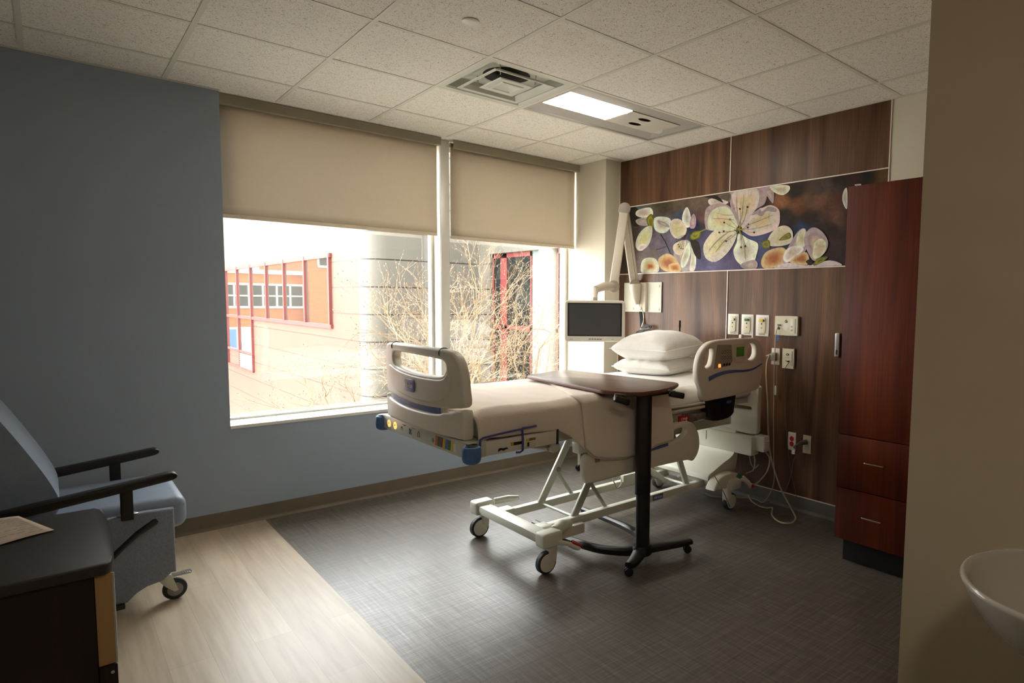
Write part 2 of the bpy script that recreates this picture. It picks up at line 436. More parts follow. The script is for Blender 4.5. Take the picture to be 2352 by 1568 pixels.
mb = MB(); mb.box(MX0, MX1, 4.62, GY+.06, SILL, ZC, .003)
tag(mb.build('window_mullion', M_frame), kind='structure')
def shade(name, x0, x1, zb, label):
    t = thing(name, label, 'roller shade', ((x0+x1)/2, 4.62, 2.70)); inv = Matrix.Translation(-Vector(t.location))
    def add(mb, nm, m, par, **k):
        bmesh.ops.transform(mb.bm, matrix=inv, verts=mb.bm.verts); return mb.build(nm, m, par, **k)
    mb = MB(); mb.box(x0, x1, 4.555, 4.562, 2.688, ZC-.001); mb.box(x0, x1, 4.562, 4.60, 2.688, 2.692); add(mb, 'fascia', M_fascia, t, smooth=False)
    mb = MB(); mb.grid(lambda u, v: (x0+.004+u*(x1-x0-.008), 4.622+.003*math.sin(v*3)+.0015*math.sin(u*9), 2.72-v*(2.72-zb)), 12, 12)
    fab = add(mb, 'shade_fabric', M_shade, t); sm = fab.modifiers.new('s', 'SOLIDIFY'); sm.thickness = .0012
    mb = MB(); mb.box(x0+.004, x1-.004, 4.617, 4.627, zb-.024, zb+.002, .003); add(mb, 'hem_bar', M_shade, t)
    mb = MB(); mb.cyl((x0+.01, 4.64, 2.725), (x1-.01, 4.64, 2.725), .018, 16); add(mb, 'roller_tube', M_steel, t)
    return t
s1 = shade('roller_shade', .858, 2.365, 2.012, 'wide beige roller shade half lowered over the larger left window')
s2 = shade('roller_shade', 2.476, 3.778, 2.000, 'narrower beige roller shade half lowered over the right window beside the column')
# bead chain beside the mullion
mb = MB(); mb.tube([(2.374, 4.60, 2.70), (2.374, 4.603, 1.6), (2.374, 4.605, 1.1), (2.380, 4.605, 1.06), (2.384, 4.605, 1.1), (2.382, 4.603, 2.70)], .0018, 6)
o = mb.build('bead_chain', M_white); tag(o, 'thin white bead chain hanging at the window mullion', 'chain')

# ================================================================== CEILING THINGS
# diffuser
vx0, vx1, vy0, vy1 = X0-T+.012, X0-.012, Y0+T+.012, Y0+2*T-.012
vcx, vcy = (vx0+vx1)/2, (vy0+vy1)/2; h = (vx1-vx0)/2
t = thing('air_diffuser', 'square stepped metal ceiling air vent showing a dark round duct', 'air vent', (vcx, vcy, ZC))
def ringsq(mb, levels):
    """square rings: list of (half size, z) joined"""
    prev = None
    for (s_, z) in levels:
        vs = [mb.bm.verts.new((a*s_, b*s_, z)) for a, b in ((-1, -1), (1, -1), (1, 1), (-1, 1))]
        if prev:
            for k in range(4): mb.bm.faces.new((prev[k], prev[(k+1) % 4], vs[(k+1) % 4], vs[k]))
        prev = vs
    return prev
M_vent = mat('vent_metal', (.80, .80, .75), .42, .0)
mb = MB(); ringsq(mb, [(h, .001), (h-.030, .001), (h-.042, .010), (h-.048, .030), (h-.07, .060)]); mb.build('frame', M_vent, t, angle=30)
mb = MB()
n = 32; outer = [((h-.07)*max(-1, min(1, 1.42*math.cos(2*PI*k/n))), (h-.07)*max(-1, min(1, 1.42*math.sin(2*PI*k/n)))) for k in range(n)]
a = [mb.bm.verts.new((x, y, .060)) for x, y in outer]; b = [mb.bm.verts.new((.14*math.cos(2*PI*k/n), .14*math.sin(2*PI*k/n), .060)) for k in range(n)]
c = [mb.bm.verts.new((.14*math.cos(2*PI*k/n), .14*math.sin(2*PI*k/n), .085)) for k in range(n)]
for k in range(n):
    mb.bm.faces.new((a[k], a[(k+1) % n], b[(k+1) % n], b[k])); mb.bm.faces.new((b[k], b[(k+1) % n], c[(k+1) % n], c[k]))
mb.build('back_plate', M_vent, t, angle=30)
mb = MB(); mb.lathe([(0, .18), (.139, .18), (.139, .062)], seg=32); mb.build('duct', M_duct, t)
mb = MB(); ringsq(mb, [(.213, -.006), (.208, -.010), (.188, -.006), (.166, .016), (.166, .019), (.190, -.002), (.213, -.006)]); mb.build('cone', M_vent, t, angle=30)
mb = MB(); ringsq(mb, [(.118, -.006), (.112, -.010), (.075, -.010), (.070, -.014), (.062, -.014), (.052, -.008), (.0001, .012)]); ringsq(mb, [(.118, -.006), (.0001, .018)]); mb.build('center_plate', M_vent, t, angle=30)
mb = MB()
for a in (0, PI/2): mb.box(-.14, .14, -.004, .004, .064, .075, M=Matrix.Rotation(a+.5, 4, 'Z'))
for sx, sy in ((1, 1), (-1, 1), (1, -1), (-1, -1)): mb.cyl((sx*.12, sy*.12, .006), (sx*.125, sy*.125, .06), .003, 8)
mb.build('hanger', M_vent, t)
# troffer
lx0, lx1, ly0, ly1 = X0+.012, X0+2*T-.012, Y0+T+.012, Y0+2*T-.012
def troffer(name, label, x0, x1, y0, y1, lit):
    W, D = x1-x0, y1-y0
    t = thing(name, label, 'ceiling light', (x0, y0, ZC))
    za, zb = .001, .018
    mb = MB()
    def ring(a, b):
        va = [mb.bm.verts.new(p) for p in a]; vb = [mb.bm.verts.new(p) for p in b]
        for k in range(4): mb.bm.faces.new((va[k], va[(k+1) % 4], vb[(k+1) % 4], vb[k]))
    R = lambda i, j, z, e=0: [(i, j, z), (W-i-e, j, z), (W-i-e, D-j, z), (i, D-j, z)]
    ring(R(0, 0, za), R(.022, .022, za)); ring(R(.022, .022, za), R(.022, .028, za+.006)); ring(R(.022, .028, za+.006), R(.028, .150, zb, .085)); mb.build('housing', mat('troffer_housing', (.68, .66, .635), .5), t, smooth=False)
    lx = W*.495
    mb = MB(); mb.box(.030, lx, .151, D-.151, zb-.001, zb+.004); mb.build('lens', M_lens if lit else M_lamppl, t, smooth=False)
    mb = MB(); hx = [(.795, D*.40), (.815, D*.60)]
    holes = [[(cx+.058*math.cos(2*PI*k/20), cy+.028*math.sin(2*PI*k/20)) for k in range(20)] for cx, cy in hx]
    pl = sheet([(lx+.002, .1505), (W-.1135, .1505), (W-.1135, D-.1505), (lx+.002, D-.1505)], holes, .003, .0003, Matrix.Translation((0, 0, zb-.004)))
    shmesh('lamp_plate', pl, M_lamppl, t)
    mb = MB(); mb.box(.028, W-.06, .149, D-.149, zb+.008, zb+.03); mb.build('reflector', M_hole, t, smooth=False)
    for k in range(2):
        mb = MB(); mb.cyl((lx+.012, D*(.36+.28*k), zb-.008), (lx+.012, D*(.36+.28*k), zb-.0045), .006, 10); mb.build('screw', M_steel, t)
    mb = MB(); mb.prism([(W-.148, D-.30, zb-.001), (W-.148, D-.153, zb-.001), (W-.09, D-.20, zb-.014), (W-.10, D-.24, zb-.012)], (0, 0, -.0015)); mb.build('end_bracket', M_lamppl, t, smooth=False)
    return t
troffer('ceiling_light', 'recessed ceiling light, left half lit, right half a plate with two oval holes', lx0, lx1, ly0, ly1, True)
troffer('ceiling_light', 'unseen fill light added behind the camera, built as a recessed troffer', X0-4*T+.012, X0-2*T-.012, Y0-5*T+.012, Y0-4*T-.012, True)  # unseen lamp added as room fill, same build as the visible troffer
# concealed sprinkler cover
t = thing('sprinkler_cover', 'small round white concealed sprinkler cover on the ceiling tile', 'sprinkler cover', (1.507, 2.607, ZC))
mb = MB(); mb.lathe([(0, -.004), (.036, -.004), (.040, -.001), (.040, .004), (0, .004)], seg=32); mb.build('cover_disc', M_white, t)
mb = MB(); mb.lathe([(0, .004), (.028, .004), (.028, .0075), (0, .0075)], seg=24); mb.build('collar', M_grey, t)

# ================================================================== HEADWALL THINGS
def on_wall(px, py, d=0): 
    p = at(px, py, x=XH-d); return (p.y, p.z)
# ---- mural (painted blossoms): one flat panel, petals as thin layers of paint-coloured sheet
def paint(name, stops, scale=9):
    m = mat(name, stops[0], .55)
    v = coords(m); n = N(m, 'ShaderNodeTexNoise', Scale=scale, Detail=7.0, Roughness=.65, Distortion=1.0); L(m, v, n.inputs['Vector'])
    k = len(stops); L(m, ramp(m, n.outputs['Fac'], [(.3+.4*i/(k-1), c) for i, c in enumerate(stops)]), bsdf(m).inputs['Base Color']); return m
M_mural = mat('painted_canvas', (.5, .5, .5), .6, spec=.25)
_at = N(M_mural, 'ShaderNodeAttribute', attribute_name='Col')
_v = coords(M_mural); _n1 = N(M_mural, 'ShaderNodeTexNoise', Scale=16.0, Detail=8.0, Roughness=.7, Distortion=1.6); L(M_mural, _v, _n1.inputs['Vector'])
_n2 = N(M_mural, 'ShaderNodeTexNoise', Scale=5.0, Detail=4.0, Distortion=.8); L(M_mural, _v, _n2.inputs['Vector'])
_c = mix(M_mural, .85, _at.outputs['Color'], ramp(M_mural, _n1.outputs['Fac'], [(.28, (.72, .70, .70)), (.5, (.93, .93, .93)), (.7, (1, 1, 1))]), 'MULTIPLY')
_c = mix(M_mural, .5, _c, ramp(M_mural, _n2.outputs['Fac'], [(.3, (.80, .78, .84)), (.6, (1, 1, .97))]), 'MULTIPLY')
L(M_mural, _c, bsdf(M_mural).inputs['Base Color'])
# paint pots: (rim, middle, heart)
PC = [((.16, .11, .10), (.20, .13, .11), (.26, .17, .13)), ((.30, .30, .44), (.36, .35, .48), (.42, .40, .52)), ((.91, .88, .80), (.89, .855, .71), (.84, .79, .62)),
      ((.74, .66, .68), (.68, .60, .62), (.80, .74, .66)), ((.40, .42, .12), (.62, .60, .20), (.48, .46, .14)), ((.86, .76, .58), (.80, .62, .40), (.70, .42, .24)),
      ((.50, .44, .38), (.40, .35, .31), (.46, .40, .36)), ((.15, .10, .07), (.18, .12, .09), (.14, .09, .07)), ((.95, .94, .90), (.88, .86, .82), (.80, .76, .68)), ((.16, .18, .30), (.22, .26, .40), (.28, .30, .42))]
mt = thing('mural_panel', 'wide painted mural of white blossoms on the wood headwall', 'painting', (XH-.0005, 3, 2.03))
mb = MB(); CL = mb.bm.verts.layers.float_color.new('Col'); lay = [0]; random.seed(5)
def CZ(a, b): return on_wall(1400+a/3.5104, 380+b/3.5104)
def clampw(y, z): return (min(max(y, 1.752), COLY-.007), min(max(z, 1.7365), 2.3275))
# ground wash, blended between colour spots
SP = [(120, 400, .13, .10, .07), (120, 700, .22, .17, .12), (250, 330, .42, .46, .44), (200, 600, .28, .22, .16), (450, 330, .33, .29, .23), (560, 320, .42, .36, .28), (700, 300, .48, .40, .33), (740, 430, .44, .32, .29), (580, 420, .25, .30, .42),
      (700, 470, .12, .14, .26), (450, 460, .42, .38, .40), (380, 620, .50, .45, .50), (470, 600, .45, .43, .50), (330, 720, .52, .47, .46), (300, 560, .30, .27, .30), (790, 570, .31, .30, .43), (720, 800, .36, .35, .50), (850, 810, .44, .42, .56),
      (980, 700, .34, .32, .46), (960, 830, .36, .34, .47), (1110, 580, .25, .30, .48), (1200, 600, .30, .32, .48), (1230, 300, .24, .15, .12), (1400, 400, .18, .11, .08), (1390, 295, .60, .40, .26), (1520, 305, .48, .30, .19), (1540, 350, .42, .26, .12),
      (1620, 285, .42, .30, .22), (1710, 270, .52, .34, .26), (1500, 210, .18, .12, .09), (1600, 420, .18, .11, .08), (1480, 450, .16, .12, .12), (1550, 490, .15, .22, .36), (1700, 200, .30, .25, .22), (1760, 150, .34, .29, .26), (1830, 120, .18, .13, .10),
      (1800, 330, .38, .23, .17), (1840, 420, .42, .28, .22), (1760, 500, .18, .11, .09), (1850, 600, .20, .13, .11), (1820, 700, .24, .15, .17), (1860, 770, .18, .12, .13), (2080, 90, .10, .08, .06), (2200, 70, .40, .31, .14), (2000, 130, .24, .12, .08), (2240, 115, .38, .28, .12), (1950, 400, .2, .13, .1), (1950, 700, .2, .13, .1)]
SW = [(CZ(a, b_), c) for a, b_, *c in SP]
NU, NV = 150, 42; gv = []
for i in range(NU+1):
    row = []
    for j in range(NV+1):
        y = 1.752+(COLY-.007-1.752)*i/NU; z = 1.7365+(2.3275-1.7365)*j/NV
        ww = 0; cc = [0, 0, 0]
        for (yy, zz), c in SW:
            d2 = ((y-yy)**2+((z-zz)*1.2)**2+.0006)**-2
            ww += d2
            for k in range(3): cc[k] += c[k]*d2
        q_ = .05*noise.noise(Vector((y*14, z*14, 3)))+.03*noise.noise(Vector((y*40, z*40, 7)))
        v_ = mb.bm.verts.new((XH-.003, y, z)); v_[CL] = (*lin([max(.02, c_/ww+q_) for c_ in cc]), 1); row.append(v_)
    gv.append(row)
for i in range(NU):
    for j in range(NV): mb.bm.faces.new((gv[i][j], gv[i+1][j], gv[i+1][j+1], gv[i][j+1]))
def P(pts, mi, smooth=True, n=5):
    """one petal or stroke: outline in zoomed-crop pixels, colour running from rim to heart"""
    lay[0] += 1
    w = [clampw(*CZ(a, b)) for a, b in pts]
    if smooth: w = [clampw(p[0], p[1]) for p in smoothloop(w, n)]
    x = XH-.003-.00008*lay[0]; rim, mid, heart = [(*lin([max(.01, min(1, c*random.uniform(.95, 1.04))) for c in t_]), 1) for t_ in PC[mi]]
    bm = mb.bm; cy_, cz_ = sum(p[0] for p in w)/len(w), sum(p[1] for p in w)/len(w); k_ = len(w)
    cr = [(w[i][0]-cy_)*(w[(i+1) % k_][1]-cz_)-(w[i][1]-cz_)*(w[(i+1) % k_][0]-cy_) for i in range(k_)]
    if smooth and k_ > 12 and (min(cr) > -1e-9 or max(cr) < 1e-9):
        rings = []
        for f_, col_ in ((1, rim), (.86, rim), (.62, mid), (.3, heart)):
            ring = []
            for i, p in enumerate(w):
                g_ = f_*(1-.10*abs(noise.noise(Vector((i*.9, lay[0], f_*3)))) if f_ < 1 else 1)
                v_ = bm.verts.new((x, cy_+(p[0]-cy_)*g_, cz_+(p[1]-cz_)*g_)); v_[CL] = col_; ring.append(v_)
            rings.append(ring)
        for a_, b_ in zip(rings, rings[1:]):
            for i in range(k_): bm.faces.new((a_[i], a_[(i+1) % k_], b_[(i+1) % k_], b_[i]))
        bm.faces.new(rings[-1])
    else:
        vs = [bm.verts.new((x, a, b)) for a, b in w]
        for v_ in vs: v_[CL] = mid
        try: bmesh.ops.triangulate(bm, faces=[bm.faces.new(vs)])
        except Exception: pass
def Pl(pts, mi, wd=4):
    """brush stroke"""
    a = [Vector(p) for p in smoothloop(pts, 5, False)]; l, r = [], []
    for i, p in enumerate(a):
        t_ = (a[min(i+1, len(a)-1)]-a[max(i-1, 0)]).normalized(); nn = Vector((-t_.y, t_.x))*wd/2*(1-.5*i/len(a)); l.append(p+nn); r.append(p-nn)
    P([tuple(x) for x in l+r[::-1]], mi, False)
P([(170, 340), (230, 350), (260, 470), (190, 480)], 7)
# left blossoms
P([(230, 360), (330, 340), (350, 400), (270, 420), (215, 400)], 8); P([(215, 440), (300, 420), (320, 480), (240, 480)], 3)
P([(300, 430), (340, 390), (360, 440), (350, 520), (320, 500)], 4)
P([(360, 430), (420, 412), (490, 430), (492, 500), (440, 545), (370, 520)], 8); P([(390, 440), (470, 470), (480, 500), (400, 470)], 3)
P([(340, 490), (345, 560), (310, 650), (240, 688), (212, 640), (235, 560), (290, 500)], 2); P([(300, 640), (265, 686), (232, 670), (250, 640)], 8)
# lily cluster
P([(630, 336), (655, 400), (660, 480), (620, 500), (588, 440), (600, 370)], 8); P([(680, 390), (700, 430), (690, 500), (650, 500), (655, 430)], 3)
P([(488, 470), (520, 432), (580, 440), (625, 510), (600, 570), (540, 590), (495, 540)], 2)
P([(610, 600), (560, 680), (520, 700), (530, 770), (580, 850), (660, 856), (690, 760), (670, 640)], 3)
P([(640, 620), (655, 700), (620, 800), (590, 825), (575, 790), (600, 700)], 8); P([(670, 640), (700, 740), (690, 840), (650, 856), (660, 740)], 8)
P([(520, 640), (600, 600), (620, 640), (580, 720), (525, 700)], 2)
P([(655, 600), (720, 620), (740, 740), (715, 752), (680, 700)], 7)
P([(655, 560), (690, 530), (740, 530), (730, 580), (680, 600), (655, 590)], 4); Pl([(690, 560), (740, 530), (785, 512)], 4, 12)
for ex, ey in ((540, 592), (546, 615), (556, 638), (566, 655), (580, 668), (596, 672)):
    Pl([(622, 560), ((622+ex)/2-4, (560+ey)/2-6), (ex, ey)], 7, 3); P([(ex-5, ey-4), (ex+4, ey-5), (ex+5, ey+4), (ex-4, ey+5)], 7, False)
Pl([(415, 555), (455, 620), (500, 720), (575, 850)], 7, 9); Pl([(380, 680), (430, 665), (465, 650)], 7, 5)
P([(262, 780), (300, 745), (370, 750), (400, 800), (390, 860), (265, 866)], 2); P([(400, 750), (470, 710), (540, 750), (575, 850), (470, 856), (410, 820)], 5)
P([(480, 800), (560, 790), (578, 852), (500, 854)], 5); P([(300, 790), (360, 790), (370, 830), (310, 840)], 5)
# great blossom
P([(975, 210), (1240, 175), (1260, 300), (1180, 360), (1110, 480), (1060, 500), (1000, 400), (975, 300)], 3)
P([(1000, 220), (1190, 190), (1200, 320), (1120, 420), (1070, 470), (1010, 330)], 2)
P([(1240, 175), (1320, 170), (1325, 300), (1290, 270)], 3); P([(1300, 170), (1440, 160), (1455, 200), (1400, 240), (1330, 215)], 8)
P([(800, 280), (850, 265), (960, 290), (920, 320), (820, 320)], 8); P([(770, 255), (870, 245), (920, 300), (850, 270)], 7); P([(880, 245), (975, 225), (975, 285), (930, 280)], 6)
P([(770, 420), (790, 340), (880, 305), (970, 330), (1020, 420), (1040, 510), (960, 520), (800, 522), (775, 480)], 3)
P([(800, 420), (850, 350), (940, 330), (1000, 390), (1035, 505), (930, 520), (810, 518)], 2)
P([(1060, 500), (1120, 420), (1210, 350), (1240, 340), (1300, 320), (1360, 345), (1378, 400), (1360, 500), (1260, 550), (1160, 570), (1100, 545)], 2)
P([(1150, 400), (1210, 352), (1235, 370), (1290, 330), (1350, 350), (1340, 375), (1270, 370), (1230, 410), (1190, 395)], 3)
P([(1030, 540), (1000, 640), (930, 730), (850, 778), (780, 745), (760, 660), (790, 590), (860, 520), (960, 515)], 2)
P([(1000, 560), (900, 745), (850, 772), (800, 740), (880, 700)], 8)
P([(1045, 550), (1120, 590), (1200, 630), (1190, 720), (1160, 800), (1110, 830), (1030, 770), (1003, 690), (1030, 620)], 8)
P([(1060, 800), (1160, 760), (1200, 790), (1180, 835), (1100, 838)], 3)
P([(1030, 500), (1060, 488), (1075, 515), (1055, 545), (1030, 530)], 7)
for x, y in ((928, 460), (975, 435), (1055, 350), (1117, 335), (1125, 475), (890, 540), (925, 530), (1170, 540), (1065, 660), (1100, 650), (945, 610), (1120, 500)):
    Pl([(1050, 515), ((1050+x)/2+8, (515+y)/2+8), (x, y)], 4, 5); P([(x-6, y-5), (x+6, y-6), (x+7, y+6), (x-5, y+6)], 7, True, 3)
# right blossoms
P([(1280, 640), (1300, 560), (1370, 495), (1440, 490), (1482, 540), (1470, 620), (1380, 650)], 2); P([(1370, 600), (1450, 540), (1470, 580), (1420, 600)], 4)
P([(1230, 620), (1290, 600), (1300, 660), (1250, 668)], 4)
P([(1230, 760), (1280, 690), (1400, 660), (1440, 720), (1400, 800), (1300, 832), (1240, 820)], 5)
P([(1400, 770), (1430, 690), (1490, 580), (1545, 515), (1590, 520), (1600, 640), (1560, 720), (1440, 785)], 3); P([(1510, 640), (1530, 540), (1580, 515), (1585, 600), (1570, 660)], 2)
P([(1575, 620), (1600, 530), (1660, 500), (1730, 545), (1768, 620), (1750, 690), (1690, 750), (1640, 760)], 3); P([(1645, 740), (1660, 620), (1720, 590), (1755, 640), (1740, 700), (1690, 745)], 2)
P([(1405, 740), (1440, 670), (1530, 645), (1570, 680), (1500, 740), (1430, 782)], 8); P([(1460, 780), (1520, 720), (1590, 700), (1615, 750), (1600, 800)], 5)
P([(1340, 828), (1440, 785), (1600, 805), (1780, 765), (1880, 805), (1700, 822)], 8)
P([(1650, 790), (1690, 745), (1765, 735), (1730, 775), (1660, 808)], 4); P([(1590, 775), (1625, 755), (1650, 790), (1620, 806)], 7)
P([(1885, 240), (1900, 195), (1922, 192), (1922, 340), (1905, 340), (1885, 290)], 8); P([(1985, 155), (2030, 150), (2030, 165), (1990, 165)], 8)
# veins and edges on the great blossom
for a_, b_, c_ in (((1000, 400), (940, 400), (860, 380)), ((1010, 440), (920, 430), (840, 430)), ((1100, 490), (1200, 450), (1320, 400)), ((1110, 520), (1220, 500), (1320, 470)), ((990, 560), (920, 620), (860, 700)), ((960, 540), (880, 600), (810, 680)), ((1060, 560), (1090, 650), (1100, 760)), ((1070, 440), (1080, 340), (1090, 240)), ((1040, 430), (1030, 330), (1030, 250))): Pl([a_, b_, c_], 3, 5)
bx = MB(); bx.box(XH-.0025, XH-.0005, 1.752, COLY-.007, 1.7365, 2.3275); bo = bx.build('backing_board', M_cream, mt, smooth=False); bo.location = -Vector(mt.location)
me_o = mb.build('painted_surface', M_mural, mt, smooth=False); me_o.location = -Vector(mt.location)

# ---- gas outlets
def plate_on_wall(name, label, cat, px0, py0, px1, py1, group=None):
    y0, z0 = on_wall(px0, py1); y1, z1 = on_wall(px1, py0)
    y0, y1 = max(y0, y1), min(y0, y1)
    t = thing(name, label, cat, (XH, (y0+y1)/2, (z0+z1)/2), 0, group)
    return t, abs(y0-y1), abs(z1-z0)
# local frame on the headwall: outline x -> world -y (to the right), outline y -> z ; thickness towards -x
WALLM = lambda off: basis((-off, 0, 0), (0, -1, 0), (0, 0, 1))
def put(name, outer, th, off, m, par, holes=(), bev=.0008, parent2=None):
    return shmesh(name, sheet(outer, holes, th, bev, WALLM(off+th/2)), m, par)
def disc(r, cx=0, cy=0, n=18, sy=1): return [(cx+r*math.cos(2*PI*k/n), cy+r*sy*math.sin(2*PI*k/n)) for k in range(n)]
for i, (px0, px1, pm, nm) in enumerate(((1672, 1698.5, M_white, 'white'), (1703, 1732.5, M_green, 'green'), (1736, 1768, M_yellow, 'yellow'))):
    t, w_, h_ = plate_on_wall('gas_outlet', 'wall gas outlet with a %s tab, %s of three above the bed rail' % (nm, ('first', 'middle', 'last')[i]), 'wall outlet', px0, 721+i*1.2, px1, 767+i*1.8, 'medical gas outlets in a row')
    put('surround', roundrect(w_-.003, h_, .002), .006, 0, M_white, t)
    put('cover', roundrect(w_-.028, h_-.03, .001), .002, .006, M_outlet, t)
    put('face_plate', smoothloop([(-w_*.24, h_*.34), (0, h_*.36), (w_*.24, h_*.34), (w_*.27, 0), (w_*.24, -h_*.34), (0, -h_*.36), (-w_*.24, -h_*.34), (-w_*.27, 0)], 4), .008, .007, M_station, t, bev=.002)
    tb = put('release_tab', roundrect(.034, .019, .004, cy=h_*.24), .010, .014, pm, t, bev=.002)
    put('tab_side', roundrect(.008, .014, .002, cx=.018, cy=h_*.235), .008, .014, M_blackp if i != 1 else M_teal, t)
    for k, (yy, rr_) in enumerate(((0.012, .0055), (-.018, .0038))): put('port', disc(rr_, 0, yy), .001, .0155, M_ink, t, bev=.0001)
    text('lettering', 'Connect to Wall', .0075, WALLM(.0085) @ Matrix.Translation((0, -h_*.43, 0)), M_ink, t)
# ---- nurse call station
t, w_, h_ = plate_on_wall('call_station', 'ivory patient station with a round grille and a plugged-in cord', 'call station', 1784, 728, 1835, 767)
bow = lambda w, h, b: smoothloop([(-w/2, h/2-.004), (-w/2+.006, h/2), (0, h/2+b), (w/2-.006, h/2), (w/2, h/2-.004), (w/2, -h/2+.004), (w/2-.006, -h/2), (0, -h/2-b), (-w/2+.006, -h/2), (-w/2, -h/2+.004)], 4)
put('housing', bow(w_, h_, .002), .022, 0, M_station, t, bev=.004)
put('speaker_grille', disc(.026, .0, -.008), .001, .0215, M_outlet, t, bev=.0002)
for k in range(18):
    pass
put('call_button', disc(.0105, 0.0, .030, sy=.8), .003, .0215, M_ink, t, bev=.0005)
put('button_centre', disc(.004, 0.0, .030), .002, .024, M_white, t, bev=.0003)
put('socket', disc(.010, -w_*.33, -.02), .003, .0215, M_ink, t, bev=.0005)
put('plug', roundrect(.022, .010, .003, cx=-w_*.33+.006, cy=.004), .016, .0215, M_cordgrey, t, bev=.002)
put('key_strip', roundrect(.028, h_*.8, .002, cx=w_*.29), .001, .0215, M_outlet, t, bev=.0002)
for k in range(2): put('key', disc(.0065, w_*.27, -.005-.026*k), .002, .0222, M_panelgrey, t, bev=.0004)
put('side_slot', roundrect(.009, h_*.82, .002, cx=w_*.43), .001, .0215, M_grey, t, bev=.0002)
text('lettering', 'call', .008, WALLM(.0225) @ Matrix.Translation((0, .043, 0)), M_ink, t)
# ---- small station
t, w_, h_ = plate_on_wall('call_socket', 'small ivory wall socket with one round button and a thin cord', 'call station', 1799, 802, 1827, 843)
put('housing', bow(w_, h_, .0015), .018, 0, M_station, t, bev=.003)
put('call_button', disc(.0115, -.004, .028, sy=.7), .003, .0175, M_ink, t, bev=.0005); put('button_centre', disc(.0045, -.004, .028), .002, .020, M_white, t, bev=.0003)
put('side_slot', roundrect(.009, h_*.8, .002, cx=w_*.36), .001, .0175, M_grey, t, bev=.0002)
for k in range(3): put('indicator', disc(.0018, -.018+.012*k, .006), .001, .0175, M_ink, t, bev=.0002)
put('socket', disc(.0035, -.014, -.018), .002, .0175, M_ink, t, bev=.0003)
put('plug', roundrect(.014, .010, .002, cx=.006, cy=-.020), .014, .0175, M_blackp, t, bev=.002)
# ---- blue tag
t, w_, h_ = plate_on_wall('blue_sticker', 'small blue sticker on the wood wall under the patient station', 'sticker', 1783, 769, 1790, 782)
put('backing', roundrect(w_, h_, .002), .001, 0, M_bluelab, t, bev=.0002)
# ---- power outlets
def receptacle(name, label, px0, py0, px1, py1, face, plug=None):
    t, w_, h_ = plate_on_wall(name, label, 'power outlet', px0, py0, px1, py1)
    put('cover_plate', roundrect(w_, h_, .004), .005, 0, M_outlet if plug != 'grey' else M_station, t, bev=.0012)
    for s_ in (1, -1):
        f = put('receptacle_face', [(max(-.016, min(.016, a)), s_*.0195+b) for a, b in disc(.0175, 0, 0, 24)], .003, .005, face, t, bev=.0004)
        for dx in (-.006, .006): 
            o = put('slot', roundrect(.002, .008, .0005, cx=dx, cy=s_*.0195+.003), .0006, .0078, M_ink, None, bev=.0001); o.parent = f
    put('screw', disc(.003), .0012, .005, M_steel, t, bev=.0003)
    return t
ro = receptacle('power_outlet', 'white power outlet behind the bed cord plug, beside the small call socket', 1772, 800, 1792, 836, M_outlet)
mb = MB(); mb.box(-.045, -.007, -.018, .018, -.03, .028, .006); mb.build('plug', M_grey, ro)
mb = MB(); mb.cyl((-.03, .016, .014), (-.05, .05, .0), .009, 12, .006); mb.build('strain_relief', M_cord, ro)
receptacle('power_outlet', 'power outlet with two red sockets low on the wood wall', 1810, 994, 1829, 1031, M_red)
r2 = receptacle('power_outlet', 'ivory power outlet with a dark plug, right of the red one', 1844, 1001, 1864, 1039, M_station, 'grey')
mb = MB(); mb.cyl((-.005, .0, .018), (-.05, .03, .010), .019, 14, .015, .004); mb.cyl((-.05, .03, .010), (-.075, .06, -.02), .011, 12, .006); mb.build('plug', M_cordgrey, r2)
mb = MB(); mb.box(-.06, -.052, .06, .085, -.075, -.045, .001); mb.build('cord_tag', M_outlet, r2)
# ---- handset / pull bracket
t, w_, h_ = plate_on_wall('wall_bracket', 'narrow grey metal bracket on the wood wall beside the cherry wardrobe', 'bracket', 1919, 765, 1932, 819)
put('cover', roundrect(w_, h_, .008), .02, 0, M_steel, t, bev=.004); put('slot', roundrect(w_*.4, h_*.2, .002, cy=-h_*.3), .001, .0195, M_ink, t, bev=.0002)

# ---- swing arm
ar = thing('monitor_arm', 'beige folding monitor arm bolted to a white plate on the headwall', 'monitor arm', (XH-.002, 3.88, 1.52))
AO = -Vector(ar.location)
def A(mb, nm, m, **k):
    bmesh.ops.transform(mb.bm, matrix=Matrix.Translation(AO), verts=mb.bm.verts); return mb.build(nm, m, ar, **k)
mb = MB(); mb.box(XH-.012, XH-.002, 3.648, 4.11, 1.391, 1.653, .003); pl = A(mb, 'wall_plate', M_bedlight)
for (yy, zz) in ((3.675, 1.62), (3.675, 1.42), (4.085, 1.42), (3.99, 1.42)):
    mb = MB(); mb.cyl((XH-.012, yy, zz), (XH-.018, yy, zz), .011, 14, bev=.002); b_ = A(mb, 'bolt', M_bedlight)
mb = MB(); mb.box(XH-.045, XH-.012, 3.805, 3.93, 1.395, 1.648, .006); A(mb, 'bracket', M_arm)
for zz in (1.62, 1.425): mb = MB(); mb.cyl((XH-.045, 3.87, zz), (XH-.052, 3.87, zz), .014, 16, bev=.002); A(mb, 'bracket_bolt', M_arm)
mb = MB(); mb.tube([(3.895, 3.885, 1.46), (3.885, 3.888, 1.52), (3.878, 3.892, 1.60), (3.878, 3.895, 1.635)], [.018, .038, .052, .052], 20); A(mb, 'pivot_cone', M_arm)
